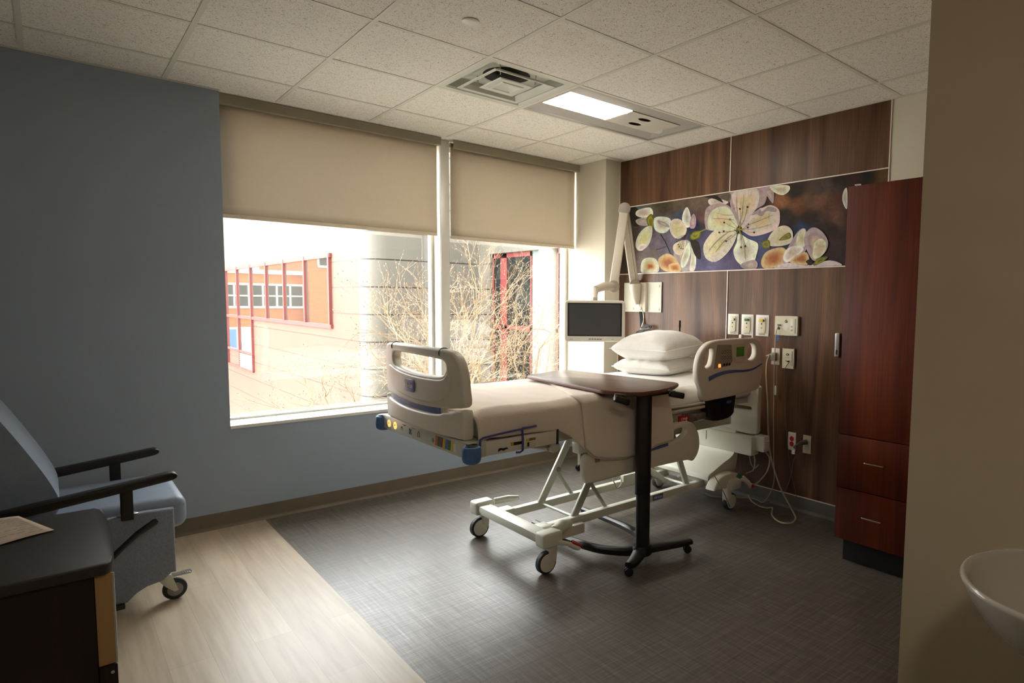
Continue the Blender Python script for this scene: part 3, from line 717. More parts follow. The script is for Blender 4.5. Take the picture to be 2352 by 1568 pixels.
# direction the joint axes point: horizontally towards the viewer-left
def joint(c, r, half, ax, nm='joint', m=M_armgrey):
    ax = Vector(ax).normalized(); c = Vector(c); mb = MB(); mb.cyl(c-ax*half, c+ax*half, r, 28, bev=.006); return A(mb, nm, m)
j1 = at(1458, 655, y=3.93); j2 = at(1434, 482, y=3.86); j3 = at(1409, 658, y=3.74)
axj = Vector((.80, .35, 0)).normalized()
side = Vector((-F.x, -F.y, 0)).normalized()
def barbox(p, q, w, hgt, nm, m, off):
    p = Vector(p)+off; q = Vector(q)+off; t_ = (q-p); ln = t_.length; t_.normalize(); a = side; b = t_.cross(a).normalized(); a = b.cross(t_).normalized()
    M = Matrix((t_, b, a)).transposed().to_4x4(); M.translation = (p+q)/2
    mb = MB(); mb.box(-ln/2, ln/2, -hgt/2, hgt/2, -w/2, w/2, min(w, hgt)*.22, 3, M=M); return A(mb, nm, m)
barbox(j1, j2, .05, .078, 'lower_arm', M_arm, side*-.012)
barbox(j2, j3, .06, .074, 'upper_arm', M_arm, side*.045)
mb = MB(); p = j1+side*.024; q = j2+side*.024; t_ = (q-p).normalized(); b = t_.cross(side).normalized()
mb.tube([p+b*.012, q+b*.012], .004, 6); A(mb, 'cable_groove', M_armgrey)
joint(j1, .050, .05, side, 'shoulder_joint'); joint(j2+side*.03, .050, .06, side, 'elbow_joint'); joint(j3+side*.05, .048, .045, side, 'wrist_joint')
mc = at(1366, 737, y=3.50)
neck = at(1368, 664, y=3.55)
mb = MB(); mb.tube([j3+side*.05, (j3+side*.05+neck)/2+Vector((0, 0, .012)), neck], [.032, .034, .026], 16); mb.tube([neck+Vector((0, 0, .02)), neck, Vector((mc.x, mc.y, mc.z+.17))], [.022, .026, .014], 16); A(mb, 'wrist_link', M_arm)
mb = MB(); mb.cyl((mc.x, mc.y, mc.z+.155), (mc.x, mc.y, mc.z+.18), .02, 16, bev=.003); A(mb, 'swivel', M_arm)
# ---- monitor
mo = thing('bedside_monitor', 'small white bedside screen, switched off, hanging from the swing arm', 'monitor', (mc.x, mc.y, mc.z), math.radians(-40))
wd = (mc-CAM).dot(F); W_, H_ = 139/FPX*wd, 95/FPX*wd
MM = lambda off: basis((0, -off, 0), (1, 0, 0), (0, 0, 1))
def putm(nm, outer, th, off, m, par=None, holes=(), bev=.001): return shmesh(nm, sheet(outer, holes, th, bev, MM(off)), m, par or mo)
putm('housing', roundrect(W_, H_, .028, 6), .045, 0, M_monitor, bev=.010)
putm('screen_bezel', roundrect(W_*.895, H_*.80, .004, cy=H_*.035), .002, .0225, M_blackp, bev=.0005)
putm('screen', roundrect(W_*.845, H_*.74, .002, cy=H_*.035), .001, .0237, M_screen, bev=.0003)
for k in range(5): putm('front_key', roundrect(W_*.035, .005, .001, cx=-W_*.08+k*W_*.045, cy=-H_*.435), .001, .0228, M_ink, bev=.0002)
for k in range(2): putm('socket', disc(.004, -W_*.40+k*.012, -H_*.44), .001, .0228, M_grey, bev=.0002)
text('lettering', 'Menu', .008, MM(.0235) @ Matrix.Translation((W_*.3, -H_*.435, 0)), M_grey, mo)
# cords under the arm plate
def cord(name, label, pts, r, m, n=8):
    mb = MB(); mb.tube(smoothloop(pts, n, False), r, 8); return tag(mb.build(name, m), label, 'cord')
W = lambda px, py, d=.03: tuple(at(px, py, x=XH-d))
cord('arm_cable', 'white cable looping down from the monitor arm past its wall plate', [W(1455, 668, .09), W(1468, 700, .06), W(1477, 718, .04), W(1478, 735, .03), W(1474, 748, .03), W(1468, 765, .03), W(1458, 778, .03), W(1460, 800, .04)], .0035, M_white)
for k in range(4):
    dx = k*3.5
    cord('black_cable', 'black cables bundled and looped below the monitor arm plate', [W(1469+dx*.4, 712, .015), W(1471+dx*.4, 738, .02), W(1472+dx*.3, 752, .03), W(1484+dx, 745+dx*.3, .04), W(1489+dx*.2, 752+k, .04), W(1476-dx, 760, .035), W(1460-dx*.3, 772+dx*.3, .035), W(1456+dx*.8, 790, .04), W(1468+dx, 782, .05), W(1474-dx*.3, 768, .05)], .0045, M_blackp)['group'] = 'black cables under the monitor arm'
# ---- cords on the right of the bed
Z = .006
def fl(px, py): return tuple(at(px, py, z=Z+.004))
cord('bed_power_cord', 'thick ivory power cord hanging from the outlet and looping on the floor', [W(1768, 814, .06), W(1762, 830, .06), W(1760, 860, .06), W(1763, 920, .05), W(1765, 1000, .05), W(1771, 1050, .05), W(1782, 1090, .06), W(1797, 1130, .09), fl(1823, 1178), fl(1827, 1192), fl(1815, 1201), fl(1790, 1198), fl(1773, 1182), fl(1774, 1166), fl(1760, 1166), fl(1740, 1160), fl(1724, 1148), fl(1719, 1136)], .0055, M_cord)
cord('signal_wire', 'thin ivory cord dropping from the patient station to the floor', [W(1788, 747, .05), W(1782, 765, .04), W(1780, 800, .05), W(1778, 860, .04), W(1777, 940, .03), W(1777, 1050, .03), W(1778, 1100, .03), W(1770, 1130, .05), fl(1753, 1153), fl(1735, 1146), fl(1715, 1143), fl(1640, 1140), fl(1620, 1132)], .0035, M_cord)
cord('signal_wire', 'short ivory cord with an inline connector below the white outlet', [W(1785, 838, .02), W(1784.5, 860, .02), W(1784, 884, .02)], .0025, M_cord)
mb = MB(); p = Vector(W(1782, 896, .03)); mb.box(p.x-.008, p.x+.008, p.y-.008, p.y+.008, p.z-.034, p.z+.034, .003); tag(mb.build('inline_connector', M_outlet), 'small white inline cord connector hanging against the wood wall', 'connector')
cord('signal_wire', 'thin grey cord running from the small call socket down to the floor', [W(1812, 832, .03), W(1803, 848, .04), W(1801, 880, .03), W(1803, 940, .02), W(1808, 1010, .02), W(1815, 1075, .02), W(1825, 1120, .02), W(1831, 1150, .05), fl(1832, 1178)], .0022, M_cordgrey)
cord('grey_power_cord', 'grey cord running from the plugged ivory outlet down behind the bed', [tuple(Vector((XH-.075, r2.location.y+.06, r2.location.z-.02))), W(1832, 1040, .05), W(1822, 1060, .04), W(1817, 1090, .03), W(1805, 1125, .03), fl(1795, 1135), fl(1770, 1150), fl(1740, 1160), fl(1700, 1165), fl(1680, 1167), tuple(at(1662, 1130, y=2.55)), tuple(at(1641, 1092, y=2.65))], .003, M_cordgrey)
cord('thin_cord', 'thin cord lying on the floor in a flat loop near the headwall', [fl(1717, 1164), fl(1745, 1174), fl(1765, 1182), fl(1790, 1195), fl(1810, 1194), fl(1818, 1188), fl(1805, 1183), fl(1785, 1186)], .002, M_cordgrey)

# ================================================================== WARDROBE
wr = thing('wardrobe', 'tall cherry wood wardrobe with two lower drawers beside the entry wall', 'wardrobe', (3.35, 1.29, 0))
WO = Matrix.Translation((-3.35, -1.29, 0))
def Wd(mb, nm, m, par=wr, **k):
    bmesh.ops.transform(mb.bm, matrix=WO, verts=mb.bm.verts); return mb.build(nm, m, par, **k)
cy0, cy1 = .86, 1.70
mb = MB(); mb.box(3.372, XH-.008, cy0, cy1, .13, 2.13, .001); Wd(mb, 'body', M_cherry, smooth=False)
mb = MB(); mb.box(3.40, XH-.02, cy0+.02, cy1-.032, 0, .13); Wd(mb, 'toe_kick', M_black, smooth=False)
mb = MB(); mb.box(3.35, 3.370, cy0+.002, cy1, .745, 2.13, .0012); dr = Wd(mb, 'door', M_cherry)
mb = MB(); mb.box(3.322, 3.328, 1.268, 1.276, 1.10, 1.22, .002); mb.cyl((3.325, 1.272, 1.105), (3.351, 1.272, 1.105), .004, 8); mb.cyl((3.325, 1.272, 1.215), (3.351, 1.272, 1.215), .004, 8); Wd(mb, 'handle', M_handle, dr)
for z0, z1, zh in ((.437, .740, .606), (.135, .432, .297)):
    mb = MB(); mb.box(3.35, 3.370, cy0+.002, cy1, z0, z1, .0012); d_ = Wd(mb, 'drawer', M_cherry)
    mb = MB(); mb.tube(smoothloop([(3.350, 1.536, zh), (3.328, 1.532, zh), (3.322, 1.52, zh), (3.322, 1.485, zh), (3.322, 1.44, zh), (3.328, 1.428, zh), (3.350, 1.425, zh)], 4, False), .004, 8); Wd(mb, 'handle', M_handle, d_)

# ================================================================== WASH BASIN
wb = thing('wash_basin', 'white ceramic wash basin on the entry wall at the right edge', 'wash basin', (1.785, .312, .80))
R0 = Matrix.Identity(4)
mb = MB(); pr = []
mb.lathe([(0, -.17), (.06, -.168), (.13, -.14), (.195, -.085), (.235, -.025), (.246, .0), (.247, .007), (.243, .012), (.236, .012), (.230, .006), (.224, -.004), (.205, -.05), (.16, -.10), (.09, -.128), (.02, -.135), (0, -.135)], seg=56, sx=1.0, sy=.92)
mb.build('bowl', M_ceramic, wb, angle=80)
mb = MB(); mb.box(.19, .332, -.11, .11, -.09, .010, .012, 3); mb.build('back_ledge', M_ceramic, wb)
mb = MB(); mb.tube([(.27, 0, .012), (.27, 0, .09), (.255, 0, .115), (.23, 0, .125), (.18, 0, .115)], [.018, .016, .015, .013, .011], 14); mb.build('faucet', M_steel, wb)
mb = MB(); mb.lathe([(0, -.133), (.018, -.133), (.02, -.131), (.018, -.129), (0, -.1295)], seg=20); mb.build('drain', M_steel, wb)

# ================================================================== HOSPITAL BED
bd = thing('hospital_bed', 'adjustable hospital bed with beige foot panel and raised head rail', 'bed', (2.6, 2.98, 0))
BO = Matrix.Translation((-2.6, -2.98, 0))
def B(mb, nm, m, par=bd, **k):
    bmesh.ops.transform(mb.bm, matrix=BO, verts=mb.bm.verts); return mb.build(nm, m, par, **k)
def BS(nm, me, m, par=bd, cuts=None, deform=None, **k):
    o = shmesh(nm, me, m, par, cuts, deform, **k); o.data.transform(BO); return o
YC = 2.98
# --- footboard (bowed towards the foot)
def bow_x(v):
    s_ = (v.y-YC)/.46; return Vector((v.x-.040*(1-s_*s_)*1.0+.01, v.y, v.z))
FX = 1.445
up = [(3.395, .968), (3.42, 1.04), (3.435, 1.12), (3.435, 1.185), (3.405, 1.228), (3.34, 1.240), (3.15, 1.244), (2.98, 1.245), (2.80, 1.244), (2.66, 1.236), (2.60, 1.205), (2.566, 1.14), (2.553, 1.06), (2.549, .985), (2.62, .966), (2.75, .952), (2.90, .944), (3.05, .944), (3.20, .950), (3.31, .958)]
hole = [(3.285, 1.180), (3.285, 1.150), (3.245, 1.122), (3.15, 1.112), (3.00, 1.104), (2.86, 1.104), (2.75, 1.110), (2.70, 1.125), (2.685, 1.155), (2.71, 1.185), (2.80, 1.194), (3.00, 1.199), (3.15, 1.199), (3.25, 1.196)]
ft = BS('footboard', sheet(smoothloop(up, 4), [smoothloop(hole, 4)], .052, .014, YZ(FX)), M_bedplastic, cuts=('y', 2.54, 3.44, 14), deform=bow_x)
low = [(3.385, .832), (3.398, .90), (3.400, .945), (3.385, .950), (3.36, .936), (3.30, .928), (3.15, .918), (3.0, .914), (2.85, .917), (2.74, .926), (2.70, .938), (2.64, .945), (2.60, .958), (2.56, .966), (2.545, .955), (2.540, .90), (2.545, .832), (2.60, .826), (3.0, .826), (3.33, .826)]
BS('footboard_base', sheet(smoothloop(low, 3), [], .060, .012, YZ(FX-.002)), M_bedplastic, cuts=('y', 2.54, 3.44, 14), deform=bow_x)
BS('footboard_core', sheet([(3.37, .90), (3.37, .99), (2.72, .99), (2.72, .90)], [], .030, .002, YZ(FX)), M_bedplastic, cuts=('y', 2.54, 3.44, 14), deform=bow_x)
st = BS('stripe', sheet([(3.31, .921), (3.31, .957), (2.745, .957), (2.745, .921)], [], .004, .0003, YZ(FX-.0165)), M_bluestripe, cuts=('y', 2.54, 3.44, 14), deform=bow_x)
pad = [(3.33, 1.12), (3.345, 1.07), (3.30, 1.02), (3.18, .985), (3.0, .972), (2.82, .976), (2.70, 1.005), (2.655, 1.05), (2.64, 1.10), (2.66, 1.13), (2.70, 1.10), (2.80, 1.090), (3.0, 1.090), (3.2, 1.102)]
BS('raised_pad', sheet(smoothloop(pad, 4), [], .020, .008, YZ(FX-.026)), M_bedplastic, cuts=('y', 2.54, 3.44, 14), deform=bow_x)
bg = BS('badge', sheet(roundrect(.135, .064, .022, 5, cx=3.02, cy=1.038), [], .005, .0015, YZ(FX-.0375)), M_navy, cuts=('y', 2.9, 3.1, 4), deform=bow_x)
xf = FX-.040-.040+.01
tx = text('lettering', 'Hill-Rom', .040, BO @ basis((xf-.0009, 3.02, 1.038), (0, -1, 0), (0, 0, 1)), M_trim, bg, sx=.62)
for yy in (3.30, 2.735):
    mb = MB(); c_ = bow_x(Vector((FX, yy, 1.222))); R_ = .028
    mb.tube([(c_.x+R_*math.cos(a), c_.y, c_.z+R_*.86*math.sin(a)) for a in [k/20*2*PI for k in range(21)]], .0028, 6); B(mb, 'grip_ring', M_ink)
text('foot_lettering', 'Advanta', .018, BO @ basis((FX-.002-.030-.0205, 3.30, .875), (0, -1, 0), (0, 0, 1)) @ Matrix.Rotation(0, 4, 'Z'), M_grey, bd, sx=.9) if False else None
# --- foot rail
mb = MB(); mb.box(1.415, 1.52, 2.50, 3.46, .742, .822, .006)
fr_ = B(mb, 'foot_rail', M_bedmetal)
mb = MB(); mb.box(1.515, 1.935, 2.5005, 2.545, .745, .815, .004); B(mb, 'side_frame', M_bedplastic)
mb = MB(); mb.box(1.515, 1.935, 3.415, 3.4595, .745, .815, .004); B(mb, 'side_frame', M_bedplastic)
mb = MB(); mb.box(1.50, 1.935, 2.545, 3.415, .76, .80, .003); B(mb, 'foot_deck', M_bedmetal)
mb = MB(); mb.box(1.935, 1.945, 2.497, 2.547, .742, .82); B(mb, 'frame_seam', M_ink, smooth=False)
fx = 1.4145
for yy, nm in ((3.365, 'amber'), (3.285, 'amber')):
    mb = MB(); mb.cyl((fx, yy, .782), (fx-.002, yy, .782), .021, 24); b_ = B(mb, 'amber_indicator', M_amber)
    mb = MB(); mb.lathe([(0, 0), (.004, 0), (.004, .001), (0, .001)], (fx-.0032, yy, .784), 12, 'x'); B(mb, 'symbol', M_maroon, b_)
def fsym(pts, m, nm='symbol', w=.003): 
    mb = MB()
    for seg_ in pts: mb.tube([(fx-.0004, a, b) for a, b in seg_], w/2, 5)
    return B(mb, nm, m)
fsym([[(3.215, .772), (3.185, .772)], [(3.21, .778), (3.20, .79), (3.19, .778)]], M_ink); fsym([[(3.19, .803), (3.15, .803)], [(3.17, .803), (3.17, .797)]], M_ink)
fsym([[(3.10, .765), (3.08, .795)], [(3.08, .765), (3.10, .795)], [(3.105, .765), (3.105, .795)]], M_navy); fsym([[(3.075, .803), (3.035, .803)]], M_green)
fsym([[(3.005, .768), (3.005, .785), (2.995, .798), (2.985, .785), (2.985, .768), (3.005, .768)], [(3.012, .768), (2.978, .768)]], M_ink, 'bell_symbol', .002)
fsym([[(2.85, .775), (2.82, .775)], [(2.835, .765), (2.835, .79)], [(2.845, .783), (2.825, .783)]], M_green)
for k, m_ in enumerate((M_orange, M_teal, M_maroon, M_yellow, M_navy, M_green, M_yellow)):
    y_ = 2.815-k*.0265
    mb = MB(); mb.prism([(fx, y_, .759), (fx, y_-.023, .759), (fx, y_-.023-.008, .807), (fx, y_-.008, .807)], (-.001, 0, 0)); B(mb, 'colour_label', m_, fr_, smooth=False)
mb = MB(); mb.prism([(fx, 2.625, .757), (fx, 2.60, .757), (fx, 2.60, .80), (fx, 2.625, .80)], (-.0006, 0, 0)); B(mb, 'paper_label', M_outlet, fr_, smooth=False)
# side labels on the near frame
fy = 2.4995
def slab(x0, x1, z0, z1, m, nm='warning_label', off=0):
    mb = MB(); mb.box(x0, x1, fy-.0007-off, fy-off, z0, z1); return B(mb, nm, m, smooth=False)
slab(1.655, 1.73, .775, .790, M_ink); slab(1.657, 1.669, .776, .789, M_yellow, off=.0006)
slab(1.745, 1.80, .752, .797, M_station); slab(1.745, 1.76, .783, .797, M_yellow, off=.0006); slab(1.762, 1.80, .786, .797, M_ink, off=.0006); slab(1.75, 1.762, .757, .778, M_ink, off=.0006)
text('warning_lettering', 'CAUTION', .0085, BO @ basis((1.781, fy-.0016, .7915), (1, 0, 0), (0, 0, 1)), M_yellow, bd)
mb = MB(); mb.prism([(1.58, fy, .757), (1.60, fy, .763), (1.61, fy, .757), (1.63, fy, .764), (1.64, fy, .760), (1.632, fy, .772), (1.61, fy, .770), (1.595, fy, .774), (1.583, fy, .770)], (0, -.0008, 0)); B(mb, 'hand_symbol', M_ink, smooth=False)
# bumpers
for yy in (2.482, 3.478):
    mb = MB(); mb.lathe([(0, .726), (.026, .728), (.038, .736), (.043, .748), (.045, .770), (.044, .795), (.040, .806), (.030, .811), (.026, .812)], (1.428, yy, 0), 28); bb = B(mb, 'bumper', M_bluebump)
    mb = MB(); mb.lathe([(.018, .809), (.030, .809), (.031, .813), (.027, .816), (.018, .814)], (1.428, yy, 0), 24); B(mb, 'socket_ring', M_blackp, bb)
    mb = MB(); mb.lathe([(0, .722), (.007, .722), (.007, .734), (0, .734)], (1.428, yy, 0), 12); B(mb, 'bolt', M_steel, bb)
mb = MB(); mb.tube([(1.478, 2.49, .80), (1.478, 2.488, .832), (1.49, 2.488, .838), (1.60, 2.49, .846), (1.72, 2.492, .852), (1.80, 2.494, .856)], .005, 8)
mb.tube([(1.715, 2.492, .852), (1.717, 2.488, .80), (1.717, 2.490, .745), (1.708, 2.50, .735), (1.69, 2.51, .735)], .0055, 8); mb.box(1.72, 1.80, 2.484, 2.504, .852, .858, .002); B(mb, 'line_holder', mat('violet_blue', (.30, .30, .58), .45))
mb = MB(); mb.cyl((1.92, 2.55, .715), (1.78, 2.85, .735), .018, 16); mb.cyl((1.95, 2.53, .72), (1.95, 2.57, .72), .032, 20, bev=.004); B(mb, 'foot_actuator', M_bedmetal)
# --- deck
mb = MB(); mb.box(1.945, 2.78, 2.56, 3.40, .735, .80, .005); mb.box(2.80, 3.70, 2.56, 3.40, .775, .812, .005); B(mb, 'mattress_deck', M_bedmetal)
mb = MB(); mb.box(2.70, 3.45, 2.56, 2.60, .73, .775, .004); mb.box(2.70, 3.45, 3.36, 3.40, .73, .775, .004); mb.box(2.3, 2.36, 2.60, 3.36, .66, .735, .004); mb.box(3.1, 3.16, 2.60, 3.36, .66, .735, .004)
mb.box(2.25, 3.70, 2.70, 2.76, .60, .665, .004); mb.box(2.25, 3.70, 3.20, 3.26, .60, .665, .004); B(mb, 'upper_frame', M_bedmetal)
mb = MB(); mb.tube(smoothloop([(2.80, 2.53, .832), (3.05, 2.522, .830), (3.20, 2.515, .838), (3.245, 2.51, .86), (3.25, 2.505, .90)], 5, False), .009, 10); mb.tube(smoothloop([(2.80, 2.535, .800), (3.10, 2.525, .806), (3.22, 2.515, .818), (3.27, 2.508, .85), (3.275, 2.505, .89)], 5, False), .011, 10); B(mb, 'mattress_retainer', M_bedplastic)
mb = MB(); mb.box(2.88, 2.978, 2.497, 2.502, .725, .778, .001); cpr = B(mb, 'release_tag', M_red)
text('lettering', 'CPR', .022, BO @ basis((2.925, 2.4965, .755), (1, 0, 0), (0, 0, 1)), M_trim, cpr, sx=1.1)
mb = MB(); mb.prism([(2.955, 2.4965, .768), (2.968, 2.4965, .755), (2.96, 2.4965, .755), (2.96, 2.4965, .738), (2.95, 2.4965, .738), (2.95, 2.4965, .755), (2.942, 2.4965, .755)], (0, -.0006, 0)); B(mb, 'arrow', M_trim, cpr, smooth=False)
mb = MB(); mb.box(2.98, 3.10, 2.52, 2.60, .720, .772, .004); mb.box(3.08, 3.16, 2.50, 2.56, .728, .775, .012); mb.cyl((3.10, 2.53, .737), (3.19, 2.51, .737), .006, 8); B(mb, 'latch_bracket', M_steel)
mod = [(3.17, .90), (3.43, .90), (3.435, .77), (3.425, .735), (3.37, .712), (3.26, .706), (3.19, .716), (3.17, .74)]
BS('motor_cover', sheet(smoothloop(mod, 4), [], .075, .010, XZ(2.52)), M_blackp)
mb = MB(); mb.box(3.345, 3.395, 2.4815, 2.483, .812, .832); B(mb, 'motor_label', M_bluestripe, smooth=False)
mb = MB(); mb.box(3.44, 3.475, 2.50, 2.55, .79, .90, .006); B(mb, 'rail_bracket', M_bedplastic)
mb = MB(); mb.box(3.475, 3.58, 2.60, 2.62, .80, .83, .002); mb.box(3.58, 3.61, 2.595, 2.62, .80, .835, .002); B(mb, 'strap_hook', M_steel)
# --- raised head rail
RY = 2.455
hr = [(3.032, .882), (3.018, .935), (2.985, 1.00), (2.975, 1.06), (2.990, 1.135), (3.025, 1.190), (3.085, 1.228), (3.18, 1.243), (3.35, 1.247), (3.50, 1.247), (3.600, 1.242), (3.650, 1.205), (3.672, 1.15), (3.682, 1.05), (3.676, .97), (3.650, .905), (3.60, .882), (3.53, .885), (3.50, .880), (3.35, .868), (3.15, .862), (3.06, .862)]
h1 = [(3.095, 1.190), (3.062, 1.160), (3.048, 1.110), (3.055, 1.075), (3.085, 1.075), (3.115, 1.098), (3.130, 1.150), (3.128, 1.185)]
h2 = [(3.515, 1.205), (3.560, 1.208), (3.590, 1.188), (3.598, 1.150), (3.585, 1.118), (3.545, 1.098), (3.505, 1.108), (3.498, 1.160)]
rl = BS('head_rail', sheet(smoothloop(hr, 4), [smoothloop(h1, 4), smoothloop(h2, 4)], .045, .012, XZ(RY)), M_bedplastic)
ry = RY-.0225
def rp(nm, outer, th, m, off=0, par=None, bev=.0005, holes=()): return BS(nm, sheet(outer, holes, th, bev, XZ(ry-off-th/2+.0002)), m, par or rl)
def bar2(pts, w0, w1=None):
    a = smoothloop(pts, 5, False); l, r = [], []; n_ = len(a)
    for i, p in enumerate(a):
        t_ = (a[min(i+1, n_-1)]-a[max(i-1, 0)]).normalized(); k = w0 if w1 is None else w0+(w1-w0)*i/(n_-1); nn = Vector((-t_.y, t_.x))*k/2; l.append(p+nn); r.append(p-nn)
    return [tuple(x) for x in l+r[::-1]]
rp('stripe', bar2([(3.085, 1.000), (3.16, 1.020), (3.26, 1.033), (3.36, 1.033), (3.47, 1.028), (3.57, 1.036), (3.665, 1.065)], .028, .008), .003, M_bluestripe)
rp('control_panel', [(3.165, 1.214), (3.31, 1.210), (3.325, 1.105), (3.30, 1.075), (3.135, 1.062)], .004, M_panelgrey, bev=.001)
bz = rp('display_bezel', roundrect(.118, .118, .010, 4, cx=3.403, cy=1.152), .006, M_station, bev=.002)
rp('display', roundrect(.085, .064, .003, 3, cx=3.403, cy=1.160), .002, M_lcd, .0055, bz)
for r_ in range(2):
    for c_ in range(4):
        kx, kz = 3.210+c_*.028, 1.165-r_*.038
        k_ = rp('key', disc(.0095, kx, kz, 12), .002, M_station, .0038); rp('key_ring', disc(.0095, kx, kz, 14), .001, M_ink, .0055, k_, .0002, [disc(.006, kx, kz, 10)])
for c_ in range(3): rp('round_key', disc(.009, 3.235+c_*.028, 1.083, 12), .0025, M_ink, .0038)
rp('round_key', disc(.008, 3.298, 1.200, 12), .0025, M_grey, .0038)
rp('indicator_lamp', roundrect(.022, .022, .003, 3, cx=3.187, cy=1.079), .003, M_led, .0038)
mb = MB(); mb.box(3.435, 3.465, RY-.012, RY+.012, 1.238, 1.272, .006); mb.box(3.575, 3.590, RY-.008, RY+.008, 1.238, 1.262, .005); B(mb, 'rail_peg', M_bedplastic)
# --- lowered middle rail
LY = 2.505; kL = LY/2.44
def scl(p): return (p[0]*kL, CH+(p[1]-CH)*kL)
lr = [(2.060, .655), (2.055, .60), (2.068, .54), (2.10, .520), (2.30, .522), (2.60, .524), (2.88, .518), (2.93, .505), (2.955, .515), (2.985, .55), (2.998, .60), (2.985, .67), (2.945, .728), (2.885, .757), (2.815, .762), (2.750, .748), (2.68, .72), (2.60, .70), (2.40, .685), (2.20, .680), (2.09, .678)]
lh = [(2.685, .688), (2.72, .705), (2.78, .722), (2.845, .724), (2.870, .708), (2.850, .680), (2.80, .660), (2.74, .652), (2.69, .655)]
lo = BS('lowered_rail', sheet(smoothloop([scl(p) for p in lr], 4), [smoothloop([scl(p) for p in lh], 4)], .045, .012, XZ(LY)), M_bedplastic)
BS('stripe', sheet(bar2([scl(p) for p in ((2.40, .632), (2.55, .634), (2.70, .644))], .018), [], .003, .0004, XZ(LY-.0235)), M_bluestripe, lo)
mb = MB(); mb.box(2.185, 2.22, LY-.024, LY-.0222, .607, .635); mb.mi = 0; B(mb, 'slot', M_tan, lo, smooth=False)
mb = MB(); mb.box(2.23, 2.256, LY-.026, LY-.0222, .62, .642, .002); B(mb, 'latch', M_grey, lo)
mb = MB(); mb.box(2.45, 2.50, 2.52, 2.62, .60, .64, .004); mb.box(2.45, 2.50, 2.56, 2.62, .60, .74, .004); mb.box(2.85, 2.90, 2.52, 2.62, .56, .60, .004); mb.box(2.85, 2.90, 2.56, 2.62, .56, .74, .004); B(mb, 'rail_bracket', M_bedmetal)
# --- base
RN, RF = 2.80, 3.16
mb = MB()
for yy in (RN, RF):
    mb.box(2.08, 3.52, yy-.022, yy+.022, .150, .198, .003)
mb.box(1.935, 2.02, 2.64, 3.32, .165, .212, .004)
mb.box(2.0, 2.10, RN-.05, RN+.03, .155, .205, .004); mb.box(2.0, 2.10, RF-.03, RF+.05, .155, .205, .004)
mb.box(3.50, 3.60, 2.64, 3.32, .17, .21, .004)
bf = B(mb, 'base_frame', M_bedlight)
mb = MB(); mb.box(2.15, 2.32, 2.72, 2.776, .115, .175, .006); B(mb, 'battery_box', M_bedplastic)
mb = MB(); mb.prism([(3.02, RN-.0225, .157), (3.12, RN-.0225, .157), (3.12, RN-.0225, .192), (3.02, RN-.0225, .192)], (0, -.001, 0)); 
bdg = B(mb, 'badge', M_navy, smooth=False); text('lettering', 'Hill-Rom', .028, BO @ basis((3.07, RN-.0242, .174), (1, 0, 0), (0, 0, 1)), M_trim, bdg, sx=.8)
bdg.data.transform(Matrix.Translation((-.06, 0, 0)));
for c_ in bdg.children: c_.data.transform(Matrix.Translation((-.06, 0, 0)))
def caster(x, y, sgn, head=False):
    """sgn: +1 fork on the +x side"""
    mb = MB(); mb.lathe([(0, -.016), (.044, -.017), (.057, -.0165), (.062, -.012), (.062, .012), (.057, .0165), (.044, .017), (0, .016)], (x, y, .062), 32, 'y')
    wh = B(mb, 'caster_wheel', M_tyre)
    for s_ in (-1, 1): mb = MB(); mb.lathe([(0, s_*.0165), (.040, s_*.0168), (.050, s_*.0175), (.048, s_*.021), (.02, s_*.024), (0, s_*.0245)], (x, y, .062), 28, 'y'); B(mb, 'wheel_cover', M_bedplastic, wh)
    fk = [(x+.004*sgn, .090), (x+.045*sgn, .055), (x+.058*sgn, .075), (x+.062*sgn, .14), (x+.062*sgn, .20), (x+.015*sgn, .20), (x+.012*sgn, .14)]
    BS('caster_fork', sheet(smoothloop(fk, 3), [], .050, .008, XZ(y)), M_bedplastic)
    mb = MB(); mb.box(x-.045, x+.085, y-.045, y+.045, .150, .232, .016, 4); B(mb, 'caster_housing', M_bedlight)
for yy in (2.632, 3.328): caster(1.968, yy, 1)
for yy in (2.622, 3.318): caster(3.60, yy, -1)
fend = [(3.395, .178), (3.43, .230), (3.48, .258), (3.56, .268), (3.65, .262), (3.69, .235), (3.695, .165), (3.655, .150), (3.62, .158), (3.56, .165), (3.50, .172), (3.44, .176)]
for yy in (2.645, 3.315): BS('wheel_fender', sheet(smoothloop(fend, 3), [], .085, .012, XZ(yy)), M_bedplastic)
mb = MB(); mb.tube([(2.04, 2.65, .205), (2.12, 2.69, .210), (2.22, 2.755, .185)], [.036, .038, .028], 14); B(mb, 'corner_gusset', M_bedlight)
mb = MB(); mb.tube([(2.06, 3.30, .215), (2.14, 3.26, .225), (2.20, 3.235, .225)], [.02, .022, .014], 12); B(mb, 'corner_gusset', M_bedlight)
mb = MB(); mb.prism([(2.00, 2.585, .205), (2.20, 2.59, .235), (2.21, 2.59, .222), (2.02, 2.585, .180)], (0, .03, 0), .003); 
mb.bm.clear(); mb.tube([(2.02, 2.60, .175), (2.035, 2.575, .170), (2.06, 2.56, .165), (2.10, 2.545, .140), (2.125, 2.535, .130)], [.016, .014, .012, .017, .012], 12); bp = B(mb, 'brake_pedal', M_bedplastic)
mb = MB(); mb.box(-.03, .03, -.019, .019, -.006, .006, .005, 3, M=Matrix.Translation((2.112, 2.545, .156)) @ Matrix.Rotation(math.radians(-25), 4, 'Z') @ Matrix.Rotation(math.radians(28), 4, 'Y')); B(mb, 'pedal_cap', M_red, bp)
mb = MB(); mb.cyl((2.02, 2.585, .178), (2.02, 2.60, .178), .022, 20, bev=.003); B(mb, 'pedal_hub', M_bedplastic, bp)
